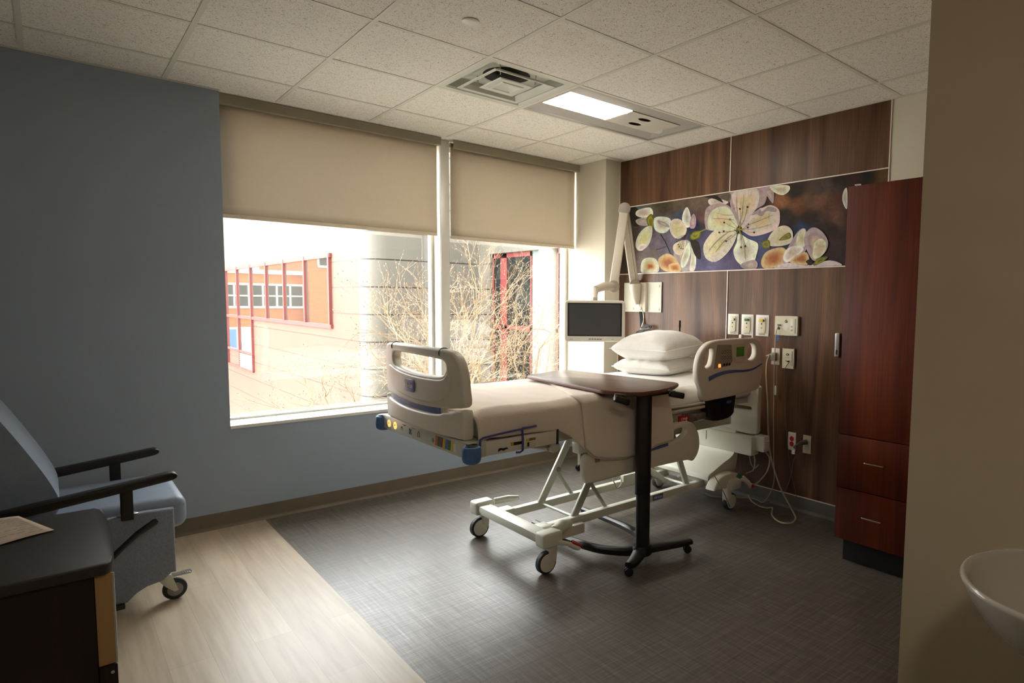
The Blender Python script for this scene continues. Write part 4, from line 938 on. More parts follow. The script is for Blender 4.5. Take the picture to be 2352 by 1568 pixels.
mb = MB(); mb.tube([(3.66, 2.60, .215), (3.69, 2.575, .22), (3.72, 2.555, .19), (3.75, 2.545, .155)], [.018, .022, .018, .015], 12); bp2 = B(mb, 'brake_pedal', M_bedplastic)
mb = MB(); mb.cyl((3.655, 2.60, .225), (3.675, 2.585, .245), .02, 14); B(mb, 'pedal_cap', M_green, bp2)
mb = MB(); mb.box(3.735, 3.765, 2.53, 2.56, .150, .175, .004); B(mb, 'pedal_tip', M_red, bp2)
# lift arms
def flat(p, q, w, th, nm, m=M_bedmetal):
    p, q = Vector(p), Vector(q); t_ = (q-p); ln = t_.length; t_.normalize(); a = Vector((0, 1, 0)); b = t_.cross(a).normalized()
    M = Matrix((t_, b, a)).transposed().to_4x4(); M.translation = (p+q)/2
    mb = MB(); mb.box(-ln/2, ln/2, -w/2, w/2, -th/2, th/2, .003, M=M); return B(mb, nm, m)
for yy in (RN+.012, RF-.012):
    flat((2.30, yy, .175), (2.635, yy, .72), .048, .018, 'lift_arm'); flat((2.445, yy+.016, .375), (2.585, yy+.016, .18), .026, .010, 'brace')
    flat((3.35, yy, .175), (3.14, yy, .66), .044, .022, 'lift_arm')
    mb = MB(); mb.cyl((2.445, yy-.016, .385), (2.445, yy+.024, .385), .017, 16, bev=.003); B(mb, 'pivot_bolt', M_armgrey)
    mb = MB(); mb.cyl((2.582, yy-.0, .182), (2.582, yy+.026, .182), .012, 14, bev=.003); B(mb, 'pivot_bolt', M_armgrey)
mb = MB(); mb.cyl((2.315, RN-.01, .185), (2.315, RF+.01, .185), .0095, 12); B(mb, 'cross_tube', M_bedmetal)
mb = MB(); mb.cyl((3.335, RN-.01, .19), (3.335, RF+.01, .19), .011, 12); B(mb, 'cross_tube', M_bedmetal)
mb = MB(); mb.box(3.00, 3.30, RF-.06, RF-.025, .20, .25, .003); mb.tube([(3.22, RF-.08, .27), (3.30, RF-.12, .21), (3.36, RF-.14, .16)], .02, 12); B(mb, 'motor', M_bedlight)
# head end: headboard, box and sloping shroud
hb = [(2.515, .56), (2.53, .54), (2.60, .535), (3.36, .535), (3.43, .54), (3.445, .56), (3.445, .88), (3.43, .895), (2.53, .895), (2.515, .88)]
slot = [(2.535, .728), (2.56, .738), (2.66, .738), (2.70, .730), (2.70, .715), (2.64, .708), (2.56, .704), (2.52, .700), (2.505, .703), (2.505, .73)]
BS('headboard', sheet(hb, [roundrect(.16, .026, .012, 5, cx=2.65, cy=.722), roundrect(.16, .026, .012, 5, cx=3.30, cy=.722)], .05, .010, YZ(3.78)), M_bedlight)
mb = MB(); mb.box(3.72, 3.815, 2.535, 3.43, .385, .525, .008); mb.box(3.76, 3.83, 2.455, 2.54, .42, .535, .008); B(mb, 'head_box', M_bedlight)
mb = MB(); mb.box(3.77, 3.815, 2.447, 2.457, .445, .50, .003); mb.lathe([(0, .0), (.016, .0), (.018, .004), (.010, .006), (0, .006)], (3.79, 2.50, .534), 16); B(mb, 'corner_socket', M_bedplastic)
prof = [(3.745, .54), (3.735, .40), (3.715, .36), (3.62, .33), (3.50, .285), (3.44, .262), (3.435, .232), (3.45, .225), (3.60, .225), (3.76, .26), (3.78, .54)]
mb = MB(); mb.prism([(a, 2.69, b) for a, b in smoothloop(prof, 2)], (0, .62, 0), .004); B(mb, 'shroud', M_bedlight)
mb = MB(); mb.box(3.7175, 3.7195, 2.94, 2.945, .44, .51); B(mb, 'shroud_scratch', M_grey, smooth=False)
# cables hanging under the head end
for k, pts in enumerate(([(3.79, 2.56, .39), (3.80, 2.555, .33), (3.79, 2.56, .27), (3.76, 2.60, .24)], [(3.80, 2.47, .42), (3.845, 2.46, .36), (3.83, 2.47, .27), (3.78, 2.50, .20), (3.765, 2.53, .17)], [(3.79, 2.60, .385), (3.82, 2.60, .30), (3.84, 2.58, .27), (3.86, 2.56, .30)])):
    mb = MB(); mb.tube(smoothloop(pts, 5, False), .0055 if k < 2 else .004, 8); B(mb, 'cable', M_cord)
mb = MB(); mb.tube(smoothloop([(2.90, RF-.05, .30), (2.86, RF-.10, .26), (2.88, RF-.12, .20), (2.94, RF-.1, .22), (2.95, RF-.06, .28)], 5), .004, 8); B(mb, 'cable', M_cord)
mb = MB(); mb.tube(smoothloop([(3.40, 2.95, .20), (3.48, 2.85, .235), (3.56, 2.75, .235), (3.62, 2.68, .235)], 5, False), .006, 8); B(mb, 'cable', M_cord)
# pole stub behind the pillow (with its knob)
p = at(1566, 776, x=3.86)
mb = MB(); mb.cyl((3.83, p.y, .80), (3.83, p.y, 1.29), .008, 12); mb.cyl((3.83, p.y, 1.275), (3.83, p.y, 1.335), .010, 12, bev=.003); mb.lathe([(0, 1.205), (.016, 1.207), (.02, 1.218), (.012, 1.235), (.009, 1.25), (0, 1.25)], (3.83, p.y, 0), 14); mb.box(3.78, 3.83, p.y-.01, p.y+.01, .80, .83); B(mb, 'pole_stub', M_blackp)

# ================================================================== MATTRESS, PILLOWS, BLANKET
mt_ = thing('mattress', 'mattress in a white fitted sheet on the hospital bed', 'mattress', (2.6, 2.98, .81))
mb = MB(); mb.box(1.50, 3.72, 2.535, 3.425, .815, .950, .035, 5)
bmesh.ops.transform(mb.bm, matrix=Matrix.Translation((-2.6, -2.98, -.81)), verts=mb.bm.verts)
mb.build('fitted_sheet', M_cotton, mt_)
def nz(x, y, z=0, s=1.): return noise.noise(Vector((x*s, y*s, z*s)))
bl = thing('blanket', 'cream thermal blanket over the foot half of the bed, hanging over the near side', 'blanket', (2.1, 2.98, .955))
def zb_near(x):
    # lower edge of the hang on the near side
    pts = [(1.46, .838), (1.60, .826), (1.80, .822), (1.95, .812), (2.03, .765), (2.10, .695), (2.16, .638), (2.24, .614), (2.39, .597), (2.55, .602), (2.66, .628), (2.78, .638)]
    for (a, za), (b, zb_) in zip(pts, pts[1:]):
        if x <= b: return za+(zb_-za)*max(0, (x-a))/(b-a)
    return pts[-1][1]
def drape(x, v, lift=0.0, ztop=.955, xpuff=0.0):
    """v 0..1: far hang -> top -> near hang"""
    zn = zb_near(x)
    hang = ztop-zn; top = .90
    lf = .10; tot = lf+top+hang; s_ = v*tot
    out = max(0., min(1., (x-1.97)/.16))       # past x = 2 the cloth hangs outside the lowered rail
    ytop = 2.535-.012-lift
    r = .03
    if s_ < lf: y, z = 3.435+lift, ztop-(lf-s_)
    elif s_ < lf+top:
        u = (s_-lf)/top; y = 3.435+(ytop-3.435)*u; e = min(u, 1-u)*top; z = ztop-(.022*(1-e/.06)**2 if e < .06 else 0)
        z += .007*nz(x*2.3, y*3.1, 4)+.004*nz(x*9, y*7, 2)+.004*abs(nz(x*4+y*5, y*3-x, 6))+.012*math.exp(-((x-1.62)/.2)**2)*math.sin(u*PI)
    else:
        d_ = s_-lf-top; u = d_/max(hang, 1e-3); z = ztop-.022-(d_)*(hang-.022)/hang
        yo = ytop-.014*math.sin(min(1, u*1.5)*PI*.6)-.004
        yb = 2.474-lift if out > 0 else yo
        k = u*u*(3-2*u)
        y = yo+(yb-yo)*k*out
        y -= (.012*nz(x*7, z*3, 9)*(1-.7*out) + .006*math.sin(x*24+z*5+5*nz(x*3, z*2))*(1-.8*out) + .008*abs(nz(x*3.3-z*2.2, z*3.5, 5))*(1-.6*out))*u
    return y, z+lift
def bl_fn(u, v):
    x = 1.475+u*(2.75-1.475)
    y, z = drape(x, v)
    ex = max(0, (1.56-x)/.085); z -= .028*ex*ex
    return (x-2.1, y-2.98, z-.955)
mb = MB(); mb.grid(bl_fn, 90, 90); o = mb.build('blanket_layer', M_blanket, bl, angle=80); sm = o.modifiers.new('s', 'SOLIDIFY'); sm.thickness = .006; sm.offset = 1
def fold_fn(u, v):
    # folded-back second layer; slants from (2.12 near) to (2.42 far)
    y0_, _ = drape(2.5, v, .010)
    xa = 2.10+max(0, min(1, (y0_-2.53)/.9))*.36+.01*nz(v*8, 1)
    x = xa+u*(2.79+.01*nz(v*5, 3)-xa)
    y, z = drape(x, v, .010)
    if u < .001: z -= .006
    return (x-2.1, y-2.98, z-.955)
mb = MB(); mb.grid(fold_fn, 40, 90); o = mb.build('folded_edge', M_blanket, bl, angle=80); sm = o.modifiers.new('s', 'SOLIDIFY'); sm.thickness = .007; sm.offset = 1
def pillow(label, cx, cy, zb, w, d, h, rz, seed, tilt=0, pe=.42):
    t = thing('pillow', label, 'pillow', (cx, cy, zb), rz, 'two white pillows stacked at the head of the bed')
    mb = MB()
    def fn(sgn):
        def f(u, v):
            a, b = 2*u-1, 2*v-1
            pin = .07
            x = a*w/2*(1-pin*(1-abs(b)**2)*abs(a)**3*.6); y = b*d/2*(1-pin*(1-abs(a)**2)*abs(b)**3*.6)
            th = max(0, (1-abs(a)**3.0))**pe*max(0, (1-abs(b)**3.0))**pe
            base_ = h*.42
            if sgn > 0: z = base_+h*.58*th + .010*nz(x*7+seed, y*7, 1)*th + (.007*math.exp(-((1-abs(a))/.22))*math.sin(y*62+seed+6*nz(x*5, y*5)) + .006*math.exp(-((1-abs(b))/.22))*math.sin(x*55+seed+6*nz(x*5, y*5)))*th
            else: z = base_-h*.42*min(1, th*1.4)
            z += tilt*x
            return (x, y, z)
        return f
    mb.grid(fn(1), 44, 36); mb.grid(fn(-1), 44, 36)
    bmesh.ops.remove_doubles(mb.bm, verts=mb.bm.verts, dist=.0005)
    mb.build('pillowcase', M_cotton, t, angle=80)
    mb = MB(); e = []
    for k in range(80):
        q = k/80*4; s_ = int(q); f_ = q-s_; a, b = [(f_*2-1, -1), (1, f_*2-1), (1-f_*2, 1), (-1, 1-f_*2)][s_]
        x = a*w/2*(1-.07*(1-abs(b)**2)*abs(a)**3*.6); y = b*d/2*(1-.07*(1-abs(a)**2)*abs(b)**3*.6); e.append((x, y, h*.42+tilt*x))
    mb.tube(e+[e[0]], .004, 6, cap=False); mb.build('seam', M_cotton, t)
    return t
pillow('lower of the two white pillows, flatter, resting on the sheet', 3.47, 3.215, .953, .64, .46, .125, math.radians(17), 3)
pillow('upper white pillow, plump, on top of the other one', 3.475, 3.225, 1.060, .65, .47, .20, math.radians(14), 8, .03, .52)

# ================================================================== OVERBED TABLE
ot = thing('overbed_table', 'overbed table with dark wood top and black column reaching across the bed', 'overbed table', (2.50, 2.40, 0))
TO = Matrix.Translation((-2.50, -2.40, 0))
def Tb(mb, nm, m, par=ot, **k):
    bmesh.ops.transform(mb.bm, matrix=TO, verts=mb.bm.verts); return mb.build(nm, m, par, **k)
top = [(2.300, 3.285), (2.330, 3.305), (2.62, 3.405), (2.70, 3.40), (2.735, 3.36), (2.815, 2.47), (2.800, 2.435), (2.70, 2.375), (2.60, 2.330), (2.50, 2.305), (2.36, 2.300), (2.305, 2.345), (2.238, 2.480), (2.240, 2.52), (2.295, 3.25)]
tp = [Vector(p) for p in top]
o = shmesh('tabletop', sheet([tuple(p) for p in tp], [], .022, .004, XY(.987)), M_tabletop, ot); o.data.transform(TO)
# edge band
cen = sum((p for p in tp), Vector((0, 0)))/len(tp)
o = shmesh('edge_band', sheet([tuple(cen+(p-cen)*1.004) for p in tp], [[tuple(cen+(p-cen)*.985) for p in tp][k] for k in range(0)] and [], .0185, .004, XY(.9855)), M_tabledge, ot); o.data.transform(TO)
mb = MB(); mb.box(2.38, 2.66, 2.33, 2.50, .962, .9765, .004); Tb(mb, 'top_bracket', M_blackm)
pole = [(a*.062*(1 if abs(math.cos(0)) else 1), b) for a, b in ((0, 0),)]
def ellip(cx, cy, a, b, n=28): return [(cx+a*math.cos(2*PI*k/n), cy+b*math.sin(2*PI*k/n)) for k in range(n)]
mb = MB(); mb.prism([(x, y, .40) for x, y in ellip(2.472, 2.398, .052, .036)], (0, 0, .565), .002); Tb(mb, 'column', M_blackm)
mb = MB(); mb.prism([(x, y, .055) for x, y in ellip(2.476, 2.398, .047, .032)], (0, 0, .36), .002); Tb(mb, 'lower_column', M_blackm)
mb = MB(); mb.lathe([(0, .045), (.06, .045), (.065, .06), (.060, .085), (.052, .10), (0, .10)], (2.476, 2.40, 0), 28, sx=1.05, sy=.8); Tb(mb, 'base_hub', M_blackm)
def leg(pts, w, hgt, nm='base_leg'):
    a = smoothloop(pts, 5, False); mb = MB(); bm = mb.bm; rows = []
    for i, p in enumerate(a):
        t_ = (a[min(i+1, len(a)-1)]-a[max(i-1, 0)]); t_.z = 0; t_.normalize(); nn = Vector((-t_.y, t_.x, 0)); k = 1-.35*i/len(a)
        rows.append([bm.verts.new(p+nn*w/2*s1*k+Vector((0, 0, hgt*s2*k))) for s1, s2 in ((-1, -.5), (-1, .25), (-.5, .5), (.5, .5), (1, .25), (1, -.5))])
    for i in range(len(rows)-1):
        for k in range(6): bm.faces.new((rows[i][k], rows[i][(k+1) % 6], rows[i+1][(k+1) % 6], rows[i+1][k]))
    bm.faces.new(rows[0]); bm.faces.new(rows[-1][::-1]); return Tb(mb, nm, M_blackm)
H_ = .068
leg([(2.46, 2.42, H_), (2.38, 2.47, H_), (2.31, 2.60, .062), (2.28, 2.80, .058), (2.28, 3.00, .056), (2.292, 3.19, .055)], .066, .040)
leg([(2.50, 2.42, H_), (2.60, 2.50, H_), (2.66, 2.64, .062), (2.69, 2.85, .058), (2.695, 3.18, .055)], .066, .040)
leg([(2.47, 2.40, .072), (2.40, 2.36, .070), (2.34, 2.33, .064), (2.29, 2.315, .060)], .075, .040)
leg([(2.50, 2.40, .072), (2.60, 2.365, .072), (2.70, 2.335, .068), (2.80, 2.315, .066)], .075, .038)
mb = MB(); mb.prism([(2.575, 2.345, .063), (2.625, 2.330, .063), (2.622, 2.327, .075), (2.578, 2.341, .075)], (0, -.004, 0)); Tb(mb, 'oval_badge', M_bluelab)
for x, y in ((2.288, 2.315), (2.772, 2.315), (2.292, 3.17), (2.695, 3.16)):
    mb = MB(); mb.cyl((x-.008, y-.012, .024), (x-.002, y-.004, .024), .024, 20, bev=.003); mb.cyl((x+.002, y+.004, .024), (x+.008, y+.012, .024), .024, 20, bev=.003); mb.cyl((x, y, .02), (x, y, .058), .008, 10); Tb(mb, 'caster', M_blackp)
for (a, b) in (((2.20, 2.35, .992-.0), (2.285, 2.33, .945)), ((2.592, 2.315, .985), (2.685, 2.295, .948))):
    a, b = Vector(a)+Vector((0, 0, -.018)), Vector(b); t_ = (b-a); ln = t_.length; t_.normalize(); s_ = Vector((.2, 1, 0)).normalized(); n_ = t_.cross(s_).normalized(); s_ = n_.cross(t_)
    M = Matrix((t_, s_, n_)).transposed().to_4x4(); M.translation = (a+b)/2
    mb = MB(); mb.box(-ln/2, ln/2, -.016, .016, -.017, .017, .008, 3, M=M); lv = Tb(mb, 'lever_grip', M_blackp)
    mb = MB(); mb.tube([a, a+Vector((.004, 0, .022)), Vector((2.36 if a.x < 2.4 else 2.56, 2.38, .970))], .0035, 8); Tb(mb, 'lever_rod', M_steel, lv)

# ================================================================== RECLINER
rc = thing('recliner', 'grey-blue vinyl medical recliner on casters with black armrests, facing right', 'recliner', (0, 3.85, 0))
RO = Matrix.Translation((0, -3.85, 0))
def Rc(mb, nm, m, par=rc, **k):
    bmesh.ops.transform(mb.bm, matrix=RO, verts=mb.bm.verts); return mb.build(nm, m, par, **k)
def RS(nm, me, m, par=rc, **k): o = shmesh(nm, me, m, par, **k); o.data.transform(RO); return o
y0, y1 = 3.50, 4.16
sp = [(.415, .475), (.30, .480), (.0, .47), (-.35, .46), (-.36, .12), (.10, .075), (.225, .073), (.26, .105), (.30, .125), (.36, .135), (.395, .165), (.415, .165)]
for yy in (y0+.02, y1-.02):
    RS('side_panel', sheet(sp, [], .045, .010, XZ(yy)), M_fabric)
mb = MB(); mb.box(-.30, .38, y0+.045, y1-.045, .14, .40, .01); Rc(mb, 'base_body', M_fabric)
mb = MB(); mb.box(-.12, .475, y0+.045, y1-.045, .36, .515, .045, 5); Rc(mb, 'seat', M_vinyl)
mb = MB(); mb.tube([(.455, y0+.06, .47), (.455, y1-.06, .47)], .010, 8); Rc(mb, 'seat_piping', M_vinyl)
bk = [(-.02, .50), (.012, .56), (-.015, .66), (-.08, .80), (-.17, .97), (-.27, 1.13), (-.36, 1.18), (-.44, 1.12), (-.36, .94), (-.26, .74), (-.17, .56), (-.12, .47)]
mb = MB(); mb.prism([(a, y0+.07, b) for a, b in smoothloop(bk, 4)], (0, y1-y0-.14, 0), .018, 4); Rc(mb, 'backrest', M_vinyl, angle=60)
for yy in (y0-.0, y1-.04):
    for_ = [(-.22, .582), (.0, .608), (.2, .630), (.385, .652), (.412, .654), (.426, .648), (.433, .636), (.428, .624), (.412, .617), (.38, .612), (.2, .589), (0, .565), (-.22, .537)]
    a_ = RS('armrest', sheet(for_, [], .055, .008, XZ(yy)), M_blackm)
    mb = MB(); mb.box(.215, .262, yy-.014, yy+.014, .46, .625, .004); Rc(mb, 'arm_post', M_blackm, a_)
    mb = MB(); mb.lathe([(0, .479), (.040, .479), (.042, .484), (.03, .489), (0, .489)], (.24, yy+.01, 0), 20, sy=.5); Rc(mb, 'post_collar', M_steel, a_)
mb = MB(); mb.tube([(.165, 3.468, .30), (.21, 3.462, .345), (.27, 3.458, .40), (.335, 3.455, .440), (.345, 3.455, .447)], [.014, .012, .013, .016, .010], 12); mb.cyl((.165, 3.47, .30), (.165, 3.50, .30), .012, 10); Rc(mb, 'recline_lever', M_blackm)
def rcaster(x, y, lock):
    mb = MB(); mb.lathe([(0, -.013), (.042, -.014), (.050, -.011), (.052, 0), (.050, .011), (.042, .014), (0, .013)], (x, y, .052), 28, 'y'); w_ = Rc(mb, 'caster_wheel', M_tyre)
    for s_ in (-1, 1): mb = MB(); mb.lathe([(0, s_*.014), (.030, s_*.0145), (.033, s_*.016), (.012, s_*.018), (0, s_*.018)], (x, y, .052), 24, 'y'); Rc(mb, 'wheel_hub', M_grey, w_)
    mb = MB(); mb.prism([(x-.005, y-.028, .045), (x+.012, y-.028, .050), (x+.0, y-.028, .09), (x-.015, y-.028, .135), (x-.060, y-.028, .135), (x-.062, y-.028, .11), (x-.04, y-.028, .08)], (0, .012, 0), .002)
    mb.prism([(x-.005, y+.016, .045), (x+.012, y+.016, .050), (x+.0, y+.016, .09), (x-.015, y+.016, .135), (x-.060, y+.016, .135), (x-.062, y+.016, .11), (x-.04, y+.016, .08)], (0, .012, 0), .002)
    mb.cyl((x-.036, y, .12), (x-.036, y, .150), .024, 18); Rc(mb, 'caster_fork', M_bedmetal)
    if lock:
        mb = MB(); mb.box(x-.03, x+.068, y-.017, y+.017, .116, .124, .002, M=None)
        for k in range(5): mb.box(x+.03+k*.009, x+.034+k*.009, y-.017, y+.017, .122, .128)
        Rc(mb, 'brake_tab', M_steel)
rcaster(.415, 3.585, True); rcaster(.415, 4.06, True); rcaster(-.30, 3.585, False); rcaster(-.30, 4.06, False)
mb = MB(); mb.box(.14, .215, 3.475, 3.50, .055, .078, .005); Rc(mb, 'foot_lever', M_blackp)

# ================================================================== SIDE CABINET AND PAPER
sc = thing('side_cabinet', 'low espresso cabinet with a tan side strip in front of the recliner', 'cabinet', (-.25, 2.25, 0))
SO = Matrix.Translation((.25, -2.25, 0))
def Sc(mb, nm, m, par=sc, **k):
    bmesh.ops.transform(mb.bm, matrix=SO, verts=mb.bm.verts); return mb.build(nm, m, par, **k)
zt = .80; tpz = [(-.62, 1.97), (.085, 1.97), (.098, 1.985), (.108, 2.06), (.112, 2.18), (.114, 2.30), (.112, 2.42), (.106, 2.50), (.09, 2.53), (-.62, 2.53)]
mb = MB(); mb.prism([(a, b, zt-.028) for a, b in tpz], (0, 0, .028), .004, 3); Sc(mb, 'cabinet_top', M_credtop)
mb = MB(); mb.box(-.60, .062, 1.985, 2.515, .06, zt-.0285, .002); Sc(mb, 'body', M_darkwood)
mb = MB(); mb.box(.063, .098, 1.9835, 2.515, .53, zt-.029, .002); Sc(mb, 'side_strip', M_tan)
mb = MB(); mb.box(.063, .101, 1.98, 2.515, .06, .528, .003); Sc(mb, 'corner_block', M_darkwood)
mb = MB(); mb.tube([(.100, 1.985, .53), (.100, 1.985, zt-.03)], .003, 8); Sc(mb, 'metal_edge', M_edge)
mb = MB(); mb.box(-.58, .08, 2.0, 2.50, 0, .06); Sc(mb, 'plinth', M_black, smooth=False)
mb = MB(); mb.cyl((.09, 1.9795, .51), (.09, 1.977, .51), .004, 10); Sc(mb, 'screw', M_steel)
pp = thing('paper_sheet', 'sheet of printed paper lying on the espresso cabinet', 'paper', (-.1, 2.45, zt+.0015))
q = [at(125, 1219, z=zt), at(43, 1190, z=zt), at(0, 1197, z=zt)+Vector((-.08, .02, 0)), at(0, 1258, z=zt)+Vector((-.08, -.02, 0))]
c00, c10, c11, c01 = q
mb = MB(); mb.grid(lambda u, v: ((c00.lerp(c10, u)).lerp(c01.lerp(c11, u), v)+Vector((.1, -2.45, -zt+.0015+.004*u*(1-v)+.002*math.sin(v*5)))), 10, 10); o = mb.build('page', M_paper, pp); sm = o.modifiers.new('s', 'SOLIDIFY'); sm.thickness = .0004
mb = MB()
random.seed(3)
for r_ in range(9):
    u0 = .12+r_*.09; v_ = .08
    while v_ < .9:
        l_ = random.uniform(.03, .12); p_ = lambda a, b: (c00.lerp(c10, a)).lerp(c01.lerp(c11, a), b)+Vector((.1, -2.45, -zt+.0022+.004*a*(1-b)+.002*math.sin(b*5)))
        mb.quad(p_(u0, v_), p_(u0+.022, v_), p_(u0+.022, v_+l_), p_(u0, v_+l_)); v_ += l_+random.uniform(.01, .05)
        if random.random() < .15: break
mb.build('printed_lines', M_grey, pp, smooth=False)
# stand behind the bed: only its foot shows
sv = thing('rolling_stand', 'low rolling stand with grey posts and black casters, mostly hidden behind the bed', 'stand', (3.43, 3.57, 0))
mb = MB(); mb.box(-.015, .305, -.015, .555, .68, .71, .006); mb.build('stand_top', M_bedmetal, sv)
for x_, y_ in ((0, 0), (0, .54), (.29, 0), (.29, .54)):
    mb = MB(); mb.cyl((x_, y_, .05), (x_, y_, .68), .012, 14); mb.build('post', M_bedmetal, sv)
    mb = MB(); mb.cyl((x_-.004, y_-.016, .027), (x_-.004, y_-.003, .027), .027, 18, bev=.003); mb.cyl((x_-.004, y_+.003, .027), (x_-.004, y_+.016, .027), .027, 18, bev=.003); mb.cyl((x_, y_, .03), (x_, y_, .06), .009, 10); mb.build('caster', M_blackp, sv)

# ================================================================== OUTSIDE
XA, YB, XC, GZ = 5.30, 13.7, 8.13, -4.6
def facade_mat(name, c, rough, joint=(.16, .14, .13), metal=0.0, ph=.62, pw=1.83):
    m = mat(name, c, rough, metal); v = coords(m)
    sep = N(m, 'ShaderNodeSeparateXYZ'); L(m, v, sep.inputs[0])
    def line(out, period, off, wd):
        a = addv(m, out, off); b = N(m, 'ShaderNodeMath', operation='PINGPONG'); L(m, a, b.inputs[0]); b.inputs[1].default_value = period/2
        c_ = N(m, 'ShaderNodeMath', operation='LESS_THAN'); L(m, b.outputs[0], c_.inputs[0]); c_.inputs[1].default_value = wd; return c_.outputs[0]
    hz = line(sep.outputs[2], ph, -.155, .014)
    n = N(m, 'ShaderNodeTexNoise', Scale=.5, Detail=3.0); L(m, v, n.inputs['Vector'])
    base_ = ramp(m, n.outputs['Fac'], [(.35, c), (.65, tuple(min(1, x*1.06) for x in c))])
    L(m, mix(m, hz, base_, joint), bsdf(m).inputs['Base Color']); return m
M_facA = facade_mat('pink_beige_panels', (.345, .27, .225), .5, joint=(.24, .19, .16))
M_facB = facade_mat('cream_panels', (.38, .37, .345), .42)
M_redframe = mat('red_window_frame', (.44, .20, .195), .5)
M_mirror = mat('mirror_glazing', (.22, .24, .24), .02, 0., spec=1.0)
bsdf(M_mirror).inputs['Metallic'].default_value = .85; bsdf(M_mirror).inputs['Base Color'].default_value = (.30, .30, .28, 1)
M_darkglass = mat('dark_glazing', (.10, .12, .12), .05, 0., spec=.8)
ob = thing('office_building', 'beige panelled office building with red framed windows across the courtyard', 'building', (XA, YB, GZ))
OO = Matrix.Translation((-XA, -YB, -GZ))
def Ob(mb, nm, m, par=ob, **k):
    bmesh.ops.transform(mb.bm, matrix=OO, verts=mb.bm.verts); return mb.build(nm, m, par, **k)
ZT = 5.0; RR = .45
mb = MB(); mb.box(XA, XC+8, YB+RR, 60, GZ, ZT); Ob(mb, 'west_wing', M_facA, smooth=False)
mb = MB(); mb.box(XA+RR, XC+8, YB, YB+RR+.01, GZ, ZT); Ob(mb, 'north_face', M_facB, smooth=False)
mb = MB(); pts = [(XA+RR, YB+RR)]+[(XA+RR-RR*math.cos(a), YB+RR-RR*math.sin(a)) for a in [k/12*PI/2 for k in range(13)]]
mb.prism([(a, b, GZ) for a, b in pts], (0, 0, ZT-GZ)); Ob(mb, 'rounded_corner', M_facB)
mb = MB(); mb.box(XC, XC+8, 5.4, YB, 2.61, ZT); Ob(mb, 'east_wing_upper', M_facB, smooth=False)
mb = MB(); mb.box(XC+.35, XC+8, 5.4, YB, GZ, 2.61); Ob(mb, 'east_wing_core', M_darkglass, smooth=False)
mb = MB(); mb.box(XC-.01, XC+.5, 13.19, YB, GZ, 2.61); Ob(mb, 'east_pier', M_facB, smooth=False)
for yy in (10.95, 8.4):
    mb = MB(); mb.cyl((XC+.16, yy, GZ), (XC+.16, yy, 2.61), .27, 28); Ob(mb, 'round_column', mat('column_white', (.60, .59, .56), .5))
mb = MB(); mb.box(XC+.10, XC+.16, 11.28, 11.56, GZ, 2.61); Ob(mb, 'blue_grey_panel', mat('blue_grey_panel', (.42, .50, .51), .3), smooth=False)
for (a, b, wd) in ((12.62, 13.19, .22), (11.56, 12.62, .05), (8.8, 10.62, .10)):
    mb = MB(); mb.box(XC+.07, XC+.13, a, a+wd, GZ, 2.60); mb.box(XC+.07, XC+.13, b-.05, b, GZ, 2.60); mb.box(XC+.07, XC+.13, a, b, 2.50, 2.61); mb.box(XC+.07, XC+.13, a, b, .80, .90); mb.box(XC+.07, XC+.13, a, b, -1.2, -1.1)
    w_ = Ob(mb, 'window', M_redframe, smooth=False)
    mb = MB(); mb.box(XC+.09, XC+.11, a+.05, b-.05, GZ, 2.52); Ob(mb, 'pane', M_darkglass, w_, smooth=False)
# ribbon window in the west wing: upper band with seven mullions, lower leaf and louvre
zb1, zt1 = .84, 2.60
ym = [at(x, 650, x=XA).y for x in (760, 703, 655, 614, 578, 547, 521)] + [31.5, 35, 38.5, 42]
fr = .05
mb = MB(); y_s, y_e = ym[0], ym[-1]
mb.box(XA-.06, XA+.01, y_s-.1, y_e, zt1-.10, zt1); mb.box(XA-.06, XA+.01, y_s-.1, y_e, zb1-.10, zb1)
for i, yy in enumerate(ym): mb.box(XA-.07, XA+.01, yy-.05, yy+.05, zb1, zt1)
yl0, yl1, yl2 = at(583, 800, x=XA).y, at(552, 780, x=XA).y, at(525, 760, x=XA).y
for yy in (yl0, yl1, yl2): mb.box(XA-.07, XA+.01, yy-.05, yy+.05, -1.05, zb1)
mb.box(XA-.06, XA+.01, yl0, 40, -.50, -.42); mb.box(XA-.06, XA+.01, yl0, 40, -1.10, -1.04)
wf = Ob(mb, 'ribbon_window', M_redframe, smooth=False)
mb = MB(); mb.box(XA-.02, XA-.005, y_s, y_e, zb1, zt1-.1); Ob(mb, 'pane', M_mirror, wf, smooth=False)
mb = MB(); mb.box(XA-.02, XA-.005, yl0, 40, -.42, zb1-.1); Ob(mb, 'pane', M_mirror, wf, smooth=False)
mb = MB()
for k in range(7): mb.box(XA-.05, XA-.01, yl0+.05, yl1-.05, -1.03+k*.075, -.985+k*.075)
Ob(mb, 'louvre', mat('louvre_cream', (.9, .86, .78), .5), wf, smooth=False)
